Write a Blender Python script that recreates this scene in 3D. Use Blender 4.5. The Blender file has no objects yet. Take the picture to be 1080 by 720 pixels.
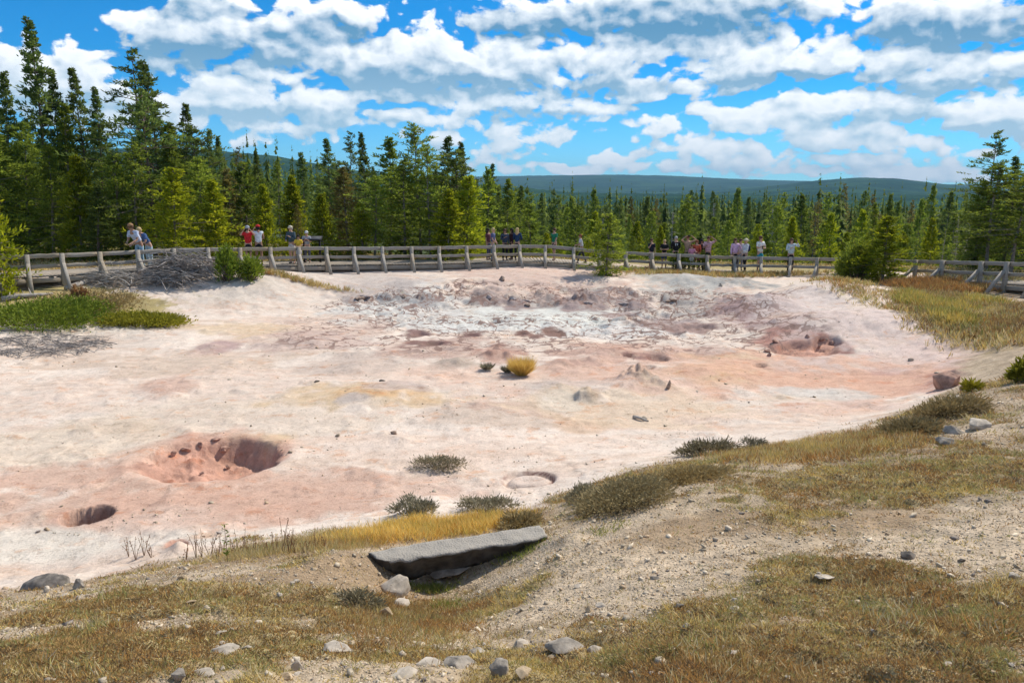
import bpy, math, random
import numpy as np
from mathutils import Vector, Matrix

rng = np.random.default_rng(11)
random.seed(11)
SC = bpy.context.scene
COL = SC.collection
F, CX, CY = 848.0, 540.0, 360.0
PITCH = math.atan(155 / 848.0)
CAMZ = 4.2
cP, sP = math.cos(PITCH), math.sin(PITCH)

# ------------------------------------------------------------------ helpers
def lin(r, g, b):
    f = lambda c: (c / 255 / 12.92) if c / 255 <= 0.04045 else ((c / 255 + 0.055) / 1.055) ** 2.4
    return (f(r), f(g), f(b))

def _hash(ix, iy, s):
    h = (ix.astype(np.int64) * 374761393 + iy.astype(np.int64) * 668265263 + s * 144665) & 0xFFFFFFFF
    h = ((h ^ (h >> 13)) * 1274126177) & 0xFFFFFFFF
    h = h ^ (h >> 16)
    return (h & 0xFFFF) / 65535.0

def vnoise(x, y, s=0):
    ix, iy = np.floor(x), np.floor(y)
    fx, fy = x - ix, y - iy
    fx = fx * fx * fx * (fx * (fx * 6 - 15) + 10); fy = fy * fy * fy * (fy * (fy * 6 - 15) + 10)
    a = _hash(ix, iy, s); b = _hash(ix + 1, iy, s); c = _hash(ix, iy + 1, s); d = _hash(ix + 1, iy + 1, s)
    return (a * (1 - fx) + b * fx) * (1 - fy) + (c * (1 - fx) + d * fx) * fy

def fbm(x, y, octv=4, s=0, gain=0.5):
    t = np.zeros_like(x); a = 1.0; n = 0.0
    for k in range(octv):
        c, sn = math.cos(k * 1.3), math.sin(k * 1.3)
        t += a * vnoise((x * c - y * sn) * 2 ** k, (x * sn + y * c) * 2 ** k, s + k * 17)
        n += a; a *= gain
    return t / n          # 0..1

def voro(x, y, s=0):
    """distance to nearest and second nearest jittered point"""
    ix, iy = np.floor(x), np.floor(y)
    d1 = np.full_like(x, 9.0); d2 = np.full_like(x, 9.0)
    for i in (-1, 0, 1):
        for j in (-1, 0, 1):
            cx, cy = ix + i, iy + j
            px = cx + _hash(cx, cy, s); py = cy + _hash(cx, cy, s + 5)
            d = np.hypot(px - x, py - y)
            m = d < d1
            d2 = np.where(m, d1, np.minimum(d2, d)); d1 = np.where(m, d, d1)
    return d1, d2

def sstep(a, b, x):
    t = np.clip((x - a) / (b - a), 0, 1)
    return t * t * (3 - 2 * t)

def mesh_np(name, V, Fa, mats, parent=None, attrs=None, smooth=False, mat_idx=None):
    """V (n,3), Fa (m,3|4) or list of such arrays -> linked mesh object"""
    me = bpy.data.meshes.new(name)
    Fl = Fa if isinstance(Fa, list) else [Fa]
    Fl = [np.asarray(f, dtype=np.int32) for f in Fl if len(f)]
    V = np.asarray(V, dtype=np.float32)
    me.vertices.add(len(V)); me.vertices.foreach_set('co', V.ravel())
    nl = sum(f.size for f in Fl); npol = sum(len(f) for f in Fl)
    me.loops.add(nl); me.loops.foreach_set('vertex_index', np.concatenate([f.ravel() for f in Fl]))
    starts = []; o = 0
    for f in Fl:
        starts.append(o + np.arange(len(f)) * f.shape[1]); o += f.size
    me.polygons.add(npol); me.polygons.foreach_set('loop_start', np.concatenate(starts).astype(np.int32))
    if smooth: me.polygons.foreach_set('use_smooth', np.ones(npol, dtype=bool))
    if mat_idx is not None: me.polygons.foreach_set('material_index', np.asarray(mat_idx, dtype=np.int32))
    for m in (mats if isinstance(mats, (list, tuple)) else [mats]): me.materials.append(m)
    me.update(calc_edges=True)
    if attrs:
        for k, a in attrs.items():
            a = np.asarray(a, dtype=np.float32)
            if a.ndim == 1:
                at = me.attributes.new(k, 'FLOAT', 'POINT'); at.data.foreach_set('value', a)
            else:
                at = me.attributes.new(k, 'FLOAT_COLOR', 'POINT')
                at.data.foreach_set('color', np.concatenate([a, np.ones((len(a), 1), np.float32)], 1).ravel())
    ob = bpy.data.objects.new(name, me); COL.objects.link(ob)
    if parent is not None: ob.parent = parent
    return ob

class MB:
    """collects shapes into one mesh"""
    def __init__(s): s.v = []; s.q = []; s.t = []; s.n = 0
    def add(s, V, Q=None, T=None):
        V = np.asarray(V, float).reshape(-1, 3)
        if Q is not None and len(Q): s.q.append(np.asarray(Q) + s.n)
        if T is not None and len(T): s.t.append(np.asarray(T) + s.n)
        s.v.append(V); s.n += len(V)
    def beam(s, p, q, w, h, up=(0, 0, 1), jit=0.0, seg=1):
        """rectangular timber from p to q, w across and h along up, with softened (chamfered) edges"""
        p = np.array(p, float); q = np.array(q, float); d = q - p; L = np.linalg.norm(d); d /= L
        up = np.array(up, float); sd = np.cross(d, up)
        if np.linalg.norm(sd) < 1e-3: sd = np.cross(d, (1, 0, 0))
        sd /= np.linalg.norm(sd); u = np.cross(sd, d)
        c = min(w, h) * 0.14
        prof = [(-w/2+c, -h/2), (w/2-c, -h/2), (w/2, -h/2+c), (w/2, h/2-c), (w/2-c, h/2), (-w/2+c, h/2), (-w/2, h/2-c), (-w/2, -h/2+c)]
        k = seg + 1; vs = []
        for i in range(k):
            c0 = p + d * L * i / seg
            j = np.random.RandomState(int(abs(c0[0]*131+c0[1]*77+i*13)) % 9999).randn(2) * jit
            for a, b in prof: vs.append(c0 + sd * (a + j[0]) + u * (b + j[1]))
        Q = []
        for i in range(seg):
            for j in range(8):
                a = i * 8 + j; b = i * 8 + (j + 1) % 8
                Q.append((a, b, b + 8, a + 8))
        T = [(0, j + 1, j) for j in range(1, 7)] + [((k-1)*8, (k-1)*8 + j, (k-1)*8 + j + 1) for j in range(1, 7)]
        s.add(vs, Q, T)
    def tube(s, pts, rad, n=6, cap=True):
        pts = np.array(pts, float); m = len(pts); rad = np.broadcast_to(np.array(rad, float), (m,))
        vs = []; ref = np.array((0.31, 0.2, 0.93))
        for i in range(m):
            d = pts[min(i + 1, m - 1)] - pts[max(i - 1, 0)]; d = d / (np.linalg.norm(d) + 1e-9)
            a = np.cross(d, ref); 
            if np.linalg.norm(a) < 1e-3: a = np.cross(d, (1, 0, 0))
            a /= np.linalg.norm(a); b = np.cross(d, a)
            for j in range(n):
                th = 2 * math.pi * j / n
                vs.append(pts[i] + rad[i] * (a * math.cos(th) + b * math.sin(th)))
        Q = [(i*n+j, i*n+(j+1) % n, (i+1)*n+(j+1) % n, (i+1)*n+j) for i in range(m-1) for j in range(n)]
        T = []
        if cap: T = [(0, j+1, j) for j in range(1, n-1)] + [((m-1)*n, (m-1)*n+j, (m-1)*n+j+1) for j in range(1, n-1)]
        s.add(vs, Q, T)
    def ell(s, c, r, rot=None, nu=10, nv=7):
        vs = [(0, 0, 1)]
        for i in range(1, nv):
            ph = math.pi * i / nv
            for j in range(nu):
                th = 2 * math.pi * j / nu
                vs.append((math.sin(ph)*math.cos(th), math.sin(ph)*math.sin(th), math.cos(ph)))
        vs.append((0, 0, -1)); vs = np.array(vs) * np.array(r)
        if rot is not None: vs = vs @ np.array(rot).T
        Q = [(1+i*nu+j, 1+(i+1)*nu+j, 1+(i+1)*nu+(j+1) % nu, 1+i*nu+(j+1) % nu) for i in range(nv-2) for j in range(nu)]
        b = 1+(nv-2)*nu; e = len(vs)-1
        T = [(0, 1+j, 1+(j+1) % nu) for j in range(nu)] + [(e, b+(j+1) % nu, b+j) for j in range(nu)]
        s.add(vs + np.array(c), Q, T)
    def build(s, name, mat, parent=None, smooth=False, attrs=None):
        fs = []
        if s.q: fs.append(np.concatenate(s.q))
        if s.t: fs.append(np.concatenate(s.t))
        return mesh_np(name, np.concatenate(s.v), fs, mat, parent, attrs, smooth)

def tag(o, label=None, cat=None, group=None, kind=None):
    if label: o['label'] = label
    if cat: o['category'] = cat
    if group: o['group'] = group
    if kind: o['kind'] = kind
    return o

def empty(name, loc, rz=0.0, sc=1.0):
    o = bpy.data.objects.new(name, None); COL.objects.link(o)
    o.location = loc; o.rotation_euler = (0, 0, rz); o.scale = (sc, sc, sc); o.empty_display_size = 0.2
    return o

def copy_tree(root, parts):
    r = root.copy(); COL.objects.link(r)
    for p in parts:
        c = p.copy(); COL.objects.link(c); c.parent = r
    return r

# ------------------------------------------------------------------ node helpers
class NT:
    def __init__(s, tree): s.t = tree; s.n = tree.nodes; s.l = tree.links
    def add(s, kind, **kw):
        nd = s.n.new(kind)
        for k, v in kw.items():
            if k.startswith('i_'):
                key = k[2:]; key = int(key) if key.isdigit() else key.replace('_', ' ')
                s.set(nd.inputs[key], v)
            else: setattr(nd, k, v)
        return nd
    def set(s, sock, v):
        if isinstance(v, bpy.types.NodeSocket): s.l.new(v, sock)
        elif v is not None:
            if isinstance(v, (tuple, list)) and len(v) == 3 and sock.type == 'RGBA': v = (*v, 1)
            sock.default_value = v
    def math(s, op, a, b=None, c=None, clamp=False):
        nd = s.n.new('ShaderNodeMath'); nd.operation = op; nd.use_clamp = clamp
        s.set(nd.inputs[0], a)
        if b is not None: s.set(nd.inputs[1], b)
        if c is not None: s.set(nd.inputs[2], c)
        return nd.outputs[0]
    def vec(s, op, a, b=None, c=None):
        nd = s.n.new('ShaderNodeVectorMath'); nd.operation = op
        s.set(nd.inputs[0], a)
        if b is not None: s.set(nd.inputs[1], b)
        if c is not None: s.set(nd.inputs[2], c)
        return nd.outputs['Value'] if op in ('DOT_PRODUCT', 'LENGTH', 'DISTANCE') else nd.outputs[0]
    def mix(s, f, a, b, mode='MIX'):
        nd = s.n.new('ShaderNodeMix'); nd.data_type = 'RGBA'; nd.blend_type = mode; nd.clamp_factor = True
        s.set(nd.inputs[0], f); s.set(nd.inputs[6], a); s.set(nd.inputs[7], b)
        return nd.outputs[2]
    def noise(s, v, scale, det=3, rough=0.5, dist=0.0, dim='3D'):
        nd = s.n.new('ShaderNodeTexNoise'); nd.noise_dimensions = dim
        s.set(nd.inputs['Vector'], v); nd.inputs['Scale'].default_value = scale
        nd.inputs['Detail'].default_value = det; nd.inputs['Roughness'].default_value = rough
        nd.inputs['Distortion'].default_value = dist
        return nd.outputs[0]
    def voro(s, v, scale, feat='F1', rand=1.0):
        nd = s.n.new('ShaderNodeTexVoronoi'); nd.feature = feat
        s.set(nd.inputs['Vector'], v); nd.inputs['Scale'].default_value = scale
        nd.inputs['Randomness'].default_value = rand
        return nd
    def rng(s, v, a, b, c=0.0, d=1.0, sm=True):
        nd = s.n.new('ShaderNodeMapRange'); nd.interpolation_type = 'SMOOTHSTEP' if sm else 'LINEAR'
        for i, x in enumerate((v, a, b, c, d)): s.set(nd.inputs[i], x)
        return nd.outputs[0]

def new_mat(name):
    m = bpy.data.materials.new(name); m.use_nodes = True
    m.node_tree.nodes.clear()
    return m, NT(m.node_tree)

def finish(nt, col, rough=0.8, spec=0.3, bump=None, bs=0.3, bd=0.02, trans=None, metal=0.0):
    out = nt.add('ShaderNodeOutputMaterial')
    p = nt.add('ShaderNodeBsdfPrincipled')
    nt.set(p.inputs['Base Color'], col); nt.set(p.inputs['Roughness'], rough)
    p.inputs['Specular IOR Level'].default_value = spec; p.inputs['Metallic'].default_value = metal
    if bump is not None:
        b = nt.add('ShaderNodeBump'); nt.set(b.inputs['Height'], bump)
        b.inputs['Strength'].default_value = bs; b.inputs['Distance'].default_value = bd
        nt.l.new(b.outputs[0], p.inputs['Normal'])
    sh = p.outputs[0]
    if trans is not None:
        tr = nt.add('ShaderNodeBsdfTranslucent'); nt.set(tr.inputs[0], col)
        mx = nt.add('ShaderNodeMixShader'); mx.inputs[0].default_value = trans
        nt.l.new(sh, mx.inputs[1]); nt.l.new(tr.outputs[0], mx.inputs[2]); sh = mx.outputs[0]
    nt.l.new(sh, out.inputs[0])
    return p

def simple_mat(name, col, rough=0.8, var=0.25, scale=8.0, spec=0.3, bs=0.3, bd=0.01):
    """one-colour material with mottling in object space"""
    m, nt = new_mat(name)
    co = nt.add('ShaderNodeTexCoord').outputs['Object']
    n = nt.noise(co, scale, 4, 0.6)
    f = nt.rng(n, 0.3, 0.7, 1 - var, 1 + var)
    c = nt.vec('SCALE', (*col,), None); nd = c.node; nd.inputs[0].default_value = col; nt.set(nd.inputs['Scale'], f)
    finish(nt, c, rough, spec, n, bs, bd)
    return m

# ------------------------------------------------------------------ projection
def ray(px, py):
    a = (px - CX) / F; b = (CY - py) / F
    return np.array([a, cP + b * sP, -sP + b * cP])
def at_z(px, py, z):
    d = ray(px, py); t = (z - CAMZ) / d[2]
    return np.array([d[0] * t, d[1] * t, z])
def at_y(px, py, y):
    d = ray(px, py); t = y / d[1]
    return np.array([d[0] * t, y, CAMZ + d[2] * t])
def project(x, y, z):
    dep = y * cP - (z - CAMZ) * sP; v = y * sP + (z - CAMZ) * cP
    return CX + F * x / dep, CY - F * v / dep

# fence line: pixel x, rail top y, ground y at the post foot, distance y
FENCE = np.array([
 (-95, 274, 317, 26.0), (-50, 272, 313, 27.0), (-8, 270, 309, 28.0), (28, 269, 305, 28.6), (65, 267.5, 301, 29.2), (105, 266, 297, 30.2), (145, 264, 293, 31.2),
 (183, 262.5, 290.5, 32.2), (219, 261.5, 289.5, 33.0), (253, 261.5, 290, 33.7), (285, 261, 289.5, 34.3), (315, 260.8, 289, 34.9), (344, 260.5, 288, 35.4),
 (373, 260.5, 287, 35.9), (403, 260.5, 286, 36.4), (434, 260.2, 285.5, 36.8), (463, 260, 284.5, 37.1), (492, 259.5, 284, 37.4), (521, 259, 282, 37.7),
 (548, 258.5, 281, 38.0), (575, 258.8, 281, 38.1), (605, 261, 283, 38.0), (632, 264, 283.5, 38.1), (660, 265.5, 284, 38.2), (688, 267, 286, 38.3), (716, 268, 287, 38.3), (746, 269.5, 288, 38.3),
 (775, 270.5, 289, 38.2), (803, 271, 289, 38.0), (834, 271.5, 289.5, 37.6), (862, 272, 290.5, 37.1), (894, 272.5, 290.5, 36.4), (930, 273.5, 291, 35.2), (966, 274.5, 293, 33.6), (994, 275, 297, 32.2),
 (1035, 276, 304, 30.2), (1062, 276.5, 308, 29.0), (1100, 277.5, 313, 27.6), (1140, 279, 318, 26.4), (1185, 281, 324, 25.2)], float)
FP = []
for px, pt, pb, d in FENCE:
    a = at_y(px, pt, d); b = at_y(px, pb, d)
    FP.append((a[0], a[1], a[2], b[2]))
FP = np.array(FP)      # x, y, rail top z, ground z

CTRL = [ # px, py, z of ground
 (0,720,2.05),(150,720,2.15),(300,720,2.2),(430,720,2.2),(540,720,2.25),(680,720,2.3),(800,720,2.32),(950,720,2.36),(1080,720,2.4),
 (0,672,1.55),(120,668,1.65),(250,660,1.7),(380,660,1.6),(450,668,1.55),(520,672,1.7),(640,650,1.85),(780,650,2.02),(930,650,2.1),(1080,650,2.18),
 (0,640,0.95),(60,632,0.75),(110,615,0.85),(200,602,1.0),(300,592,1.02),(370,590,1.06),(382,580,1.10),(390,603,1.06),(420,612,0.84),(455,612,0.82),(500,606,0.94),(535,592,1.10),(440,640,0.9),(500,632,1.0),(550,600,1.2),(585,590,1.35),(640,590,1.5),(800,590,1.75),(950,590,1.85),(1080,590,1.95),
 (0,608,0.12),(60,600,0.05),(130,592,0.2),(220,583,0.3),(330,575,0.4),(420,566,0.45),(500,556,0.5),(560,552,0.7),(600,553,1.0),
 (600,538,0.75),(650,530,1.05),(700,520,1.25),(800,520,1.45),(930,520,1.6),(1080,520,1.75),
 (600,514,0.15),(640,496,0.25),(700,490,0.55),(740,484,0.6),(800,482,0.85),(900,468,1.0),(1000,460,1.25),(1080,460,1.45),
 (700,472,0.05),(780,468,0.2),(850,458,0.25),(920,447,0.35),(960,436,0.55),(1000,424,0.8),(1080,415,1.2),
 (940,425,0.05),(975,408,0.15),(1020,408,0.55),(1045,395,0.65),(1080,390,0.9),
 (0,560,0),(120,540,0),(300,540,0.05),(450,530,0.1),(540,525,0.05),(0,480,0),(150,450,0),(320,440,0.0),(500,450,0),(650,470,0),(800,440,0),(900,420,0),
 (0,400,0.0),(150,390,0.0),(300,380,0),(450,390,0),(600,400,0),(750,390,0),(880,385,0.05),(960,380,0.1),(1020,375,0.35),(1080,370,0.8),
 (0,355,0.15),(100,350,0.1),(200,345,0.05),(320,340,0.02),(450,340,0),(570,340,0),(700,340,0),(820,345,0.1),(920,350,0.2),(1000,350,0.4),(1080,345,0.8),
 (0,322,0.55),(100,320,0.5),(200,318,0.35),(330,318,0.1),(450,322,0),(570,320,0.0),(700,316,0.1),(820,318,0.3),(920,325,0.45),(1000,325,0.55),(1080,325,0.75),
 (250,300,0.6),(330,298,0.6),(430,298,0.55),(540,296,0.6),(640,298,0.4),(740,300,0.3),(850,300,0.35),(940,308,0.5),(1020,312,0.6),
]
pts = [(*at_z(px, py, z)[:2], z) for px, py, z in CTRL]
for x, y, zt, zb in FP:
    pts.append((x, y, zb)); r = math.hypot(x, y); pts.append((x * (1 + 3.5 / r), y * (1 + 3.5 / r), zb + 0.08)); pts.append((x * (1 + 9 / r), y * (1 + 9 / r), zb + 0.05))
pts += [(0, -1, 2.55), (-2, -1, 2.5), (2, -1, 2.6), (-4, 0.5, 2.3), (4, 0.5, 2.7), (0, 1.5, 2.5), (-4, 2.5, 2.0), (6, 3, 2.6), (-7, 4, 1.2), (-10, 6, 0.2), (9, 5, 2.3), (-14, 10, 0), (12, 9, 1.7), (-20, 16, 0.1), (17, 13, 1.6), (-26, 24, 0.6), (24, 20, 1.3)]
pts = np.array(pts)
KV = 0.8
def uv_of(x, y): 
    yy = np.maximum(y, -2.2)
    return x / (yy + 3), KV * np.log(yy + 3)
cu, cv = uv_of(pts[:, 0], pts[:, 1])
def kern(r2): return 0.5 * r2 * np.log(r2 + 1e-9)
A = kern((cu[:, None] - cu) ** 2 + (cv[:, None] - cv) ** 2) + np.eye(len(pts)) * 0.0015
P = np.stack([np.ones_like(cu), cu, cv], 1)
M_ = np.block([[A, P], [P.T, np.zeros((3, 3))]])
W_ = np.linalg.solve(M_, np.concatenate([pts[:, 2], np.zeros(3)]))
def base_h(x, y):
    u, v = uv_of(x, y); u = np.clip(u, -1.0, 1.0)
    out = np.empty_like(u)
    uf, vf = u.ravel(), v.ravel(); of = out.ravel()
    for i in range(0, len(uf), 40000):
        a, b = uf[i:i+40000, None], vf[i:i+40000, None]
        of[i:i+40000] = kern((a - cu) ** 2 + (b - cv) ** 2) @ W_[:-3] + W_[-3] + W_[-2] * a[:, 0] + W_[-1] * b[:, 0]
    return of.reshape(u.shape)

def far_h(x, y):
    d = np.hypot(x, y); az = x / np.maximum(y, 1)
    right = sstep(-0.35, 0.05, az)
    k = [0, 42, 50, 70, 100, 150, 300, 800, 9000]
    zr = np.interp(d, k, [.5, .5, .1, -2.2, -4.6, -7.5, -13, -20, -24])
    zl = np.interp(d, k, [.8, .8, .8, .6, -.5, -3, -10, -18, -24])
    z = zl * (1 - right) + zr * right
    return z + (fbm(x * .03, y * .03, 3, 5) - .5) * np.clip((d - 45) * .04, 0, 3)

# pits, mounds, mud cones: px, py, radius in px, height m, (roughness of its surface)
MOUNDS = [(262,309,78,.75,0),(325,302,40,.15,0),(225,367,17,.10,.3),(178,411,24,.13,.1),(140,446,18,.07,.2),(98,454,14,.05,.1),(330,360,34,.12,.4),(395,418,55,.14,.2),(378,386,28,.12,.3),
 (436,346,26,.12,.4),(410,297,42,.14,.1),(375,316,15,.22,1),(414,313,17,.30,1),(450,317,14,.2,1),(470,312,16,.2,1),(510,314,15,.22,1),(545,320,15,.25,1),(575,312,17,.36,1),(597,324,16,.22,1),
 (622,318,19,.36,1),(655,309,15,.26,1),(668,323,15,.22,1),(700,318,20,.3,1),(724,312,22,.36,.8),(480,384,24,.16,.3),(525,376,20,.26,.6),(676,402,24,.38,1.2),(668,408,45,.08,.4),(632,383,16,.2,.8),(622,420,14,.18,1.2),
 (703,409,12,.1,.8),(602,384,20,.1,.4),(640,373,36,.13,.4),(800,328,46,.5,.1),(722,299,40,.38,.2),(775,302,32,.2,.5),(872,313,66,.62,0),(930,345,74,.4,0),(855,350,60,.4,0),(740,392,45,.1,.2),(650,298,20,.12,.4),
 (590,410,30,.1,.4),(505,436,50,.07,.3),(700,372,26,.12,.6),(760,372,26,.1,.3),(185,580,15,.12,.3),(1003,398,16,.16,.6),(415,456,12,.05,.6),(500,300,28,.12,.1),(560,292,50,.12,.0),(620,296,26,.1,.2),(366,592,34,.09,.2),(392,592,14,.05,.2),(590,572,28,.07,.2)]
PITS = [ # px, py, rad px, depth, wall softness, kind
 (222,484,76,.40,.28),(93,546,27,.60,.20),(187,573,13,.14,.5),(557,507,31,.07,.25),(847,369,36,.20,.35),(872,364,16,.2,.4),
 (495,352,12,.12,.5),(551,352,9,.1,.5),(583,350,11,.12,.5),(566,353,7,.1,.5),(455,362,14,.1,.5),(443,352,12,.1,.5),(410,341,10,.1,.5),(467,369,12,.08,.5),(800,385,8,.1,.4),
 (662,378,8,.1,.4),(695,378,14,.12,.4),(683,388,9,.1,.4),(735,345,20,.1,.4),(626,345,18,.08,.4),(712,352,12,.09,.4)]
def place_list(lst, extra=1.0):
    out = []
    for t in lst:
        px, py, r = t[:3]
        # march the ray to the smooth base surface
        d = ray(px, py); T = np.linspace(2, 60, 3000); X = d[0]*T; Y = d[1]*T; Z = CAMZ + d[2]*T
        k = np.argmax(Z < base_h(X, Y)); w = (X[k], Y[k]); s = F / (Y[k]*cP - (Z[k]-CAMZ)*sP)
        out.append((w[0], w[1], r / s) + tuple(t[3:]))
    return out
MW = place_list(MOUNDS); PW = place_list(PITS)

def ground_h(x, y, fine=True):
    x = np.asarray(x, float); y = np.asarray(y, float)
    bz = np.clip(base_h(x, y), -0.1, 3.0)
    d = np.hypot(x, y)
    basin = sstep(0.9, 0.3, bz) * sstep(40, 34, d)
    # warp for irregular outlines
    wx = x + (fbm(x * 1.3, y * 1.3, 4, 21) - .5) * .5; wy = y + (fbm(x * 1.3, y * 1.3, 4, 31) - .5) * .5
    lump = fbm(x * 3.1, y * 3.1, 4, 8)
    crag = fbm(x * 2.2 + 5, y * 2.2, 5, 77, .6)
    z = bz.copy()
    for mx, my, r, h, ro in MW:
        dd = np.hypot(wx - mx, (wy - my)) / r
        k = np.exp(-dd * dd * 1.3)
        if ro > .5: z += h * k * (0.55 + 0.9 * ro * np.abs(crag - .5) * 4) * .8
        else: z += h * k * (1 + ro * (lump - .5) * 1.6)
    for i, (mx, my, r, h, so) in enumerate(PW):
        sc = .22 if i in (0, 1) else .45
        qx = x + (wx - x) * sc; qy = y + (wy - y) * sc
        if i == 4: qy = qy + 0
        dd = np.hypot(qx - mx, qy - my) / r
        k = sstep(1.0, 1.0 - so, dd + (lump - .5) * .25 * (1 if r > .4 else 0))
        if i == 0:   # rubble slope on the left half, deeper bowl to the right
            dep = np.interp((qx - mx) / r, [-1, -.35, .0, .9], [.25, .55, .95, 1.0])
            z -= h * k * dep - .30 * k * (crag - .35) * sstep(.35, -.3, (qx - mx) / r)
        elif i == 3:
            z -= h * k * (.4 + sstep(.55, .85, dd)) + 0
            z += .02 * sstep(.25, 0, abs(dd - .45)) * crag
        else: z -= h * k
        z += k * ((fbm(x * 6, y * 6, 4, 601, .65) - .5) * (.13 if r > .5 else .05)) * (i not in (3,))
        if i == 0: z += .03 * np.exp(-((dd - 1.1) / .12) ** 2)
    # mild lumpiness everywhere
    z += basin * ((fbm(x * .7, y * .7, 3, 3) - .5) * .10 + (lump - .5) * .03 + np.maximum(fbm(x * 1.7, y * 1.7, 4, 303) - .6, 0) * .2)
    hill = sstep(.35, 1.1, bz) * sstep(30, 20, d)
    z += hill * ((fbm(x * 1.1, y * 1.1, 4, 41) - .5) * .10 + (fbm(x * 6, y * 6, 4, 43) - .5) * .05)
    # broken mud flat behind the pool
    rgh = pool_rough(x, y)
    d1, d2 = voro(x * .9 + lump, y * .55, 13)
    z += rgh * ((crag - .5) * .24 - sstep(.08, 0, d2 - d1) * .08 + (fbm(x * 5, y * 3.5, 3, 88) - .5) * .08 + (fbm(x*.8, y*.8, 2, 89) - .5) * .35)
    r2 = .75 * np.exp(-((x - 3.5) / 6.0) ** 2 - ((y - 24.6) / 2.0) ** 2)
    z += r2 * ((crag - .5) * .30 - sstep(.08, 0, d2 - d1) * .10)
    # hollow in front of the concrete ledge
    z -= .07 * np.exp(-((x - HOL[0]) / .75) ** 2 - ((y - HOL[1]) / .42) ** 2)
    # beyond the boardwalk
    k = sstep(41, 46, d)
    return z * (1 - k) + far_h(x, y) * k

HOL = at_z(455, 622, .85)
_pc = at_z(560, 333, 0)
def pool_rough(x, y):
    a = ((x - _pc[0] - 1.0) / 9.0) ** 2 + ((y - 30.0) / 4.6) ** 2
    b = ((x - 0.5) / 3.4) ** 2 + ((y - 28.8) / 1.6) ** 2   # the flat liquid pan
    return sstep(1.1, .5, a + (fbm(x * .5, y * .5, 3, 9) - .5) * .8) * sstep(.8, 1.3, b)

def hit(px, py):
    d = ray(px, py); T = 1.5 * (80 / 1.5) ** (np.linspace(0, 1, 1500)); X = d[0]*T; Y = d[1]*T; Z = CAMZ + d[2]*T
    G = ground_h(X, Y); k = int(np.argmax(Z < G))
    if k == 0: k = len(T) - 1
    return np.array([X[k], Y[k], G[k]])
def gz(x, y): return float(ground_h(np.array([float(x)]), np.array([float(y)]))[0])
def px_scale(p): return F / (p[1]*cP - (p[2]-CAMZ)*sP)     # pixels per metre at a point
# ================================================================== ground colours
def wblobs(lst):
    """px, py, rx, ry(px), ... -> world x, y, rx, ry"""
    out = []
    for t in lst:
        px, py, rx, ry = t[:4]
        d = ray(px, py); T = np.linspace(2, 70, 2500); X = d[0]*T; Y = d[1]*T; Z = CAMZ + d[2]*T
        k = int(np.argmax(Z < base_h(X, Y))) or len(T) - 1
        z = Z[k]; s = F / (Y[k]*cP - (z-CAMZ)*sP)
        y1 = at_z(px, py - ry, min(z, 2.5))[1]; y0 = at_z(px, py + ry, z)[1]
        out.append((X[k], Y[k], rx / s, abs(y1 - y0) / 2) + tuple(t[4:]))
    return out

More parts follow.
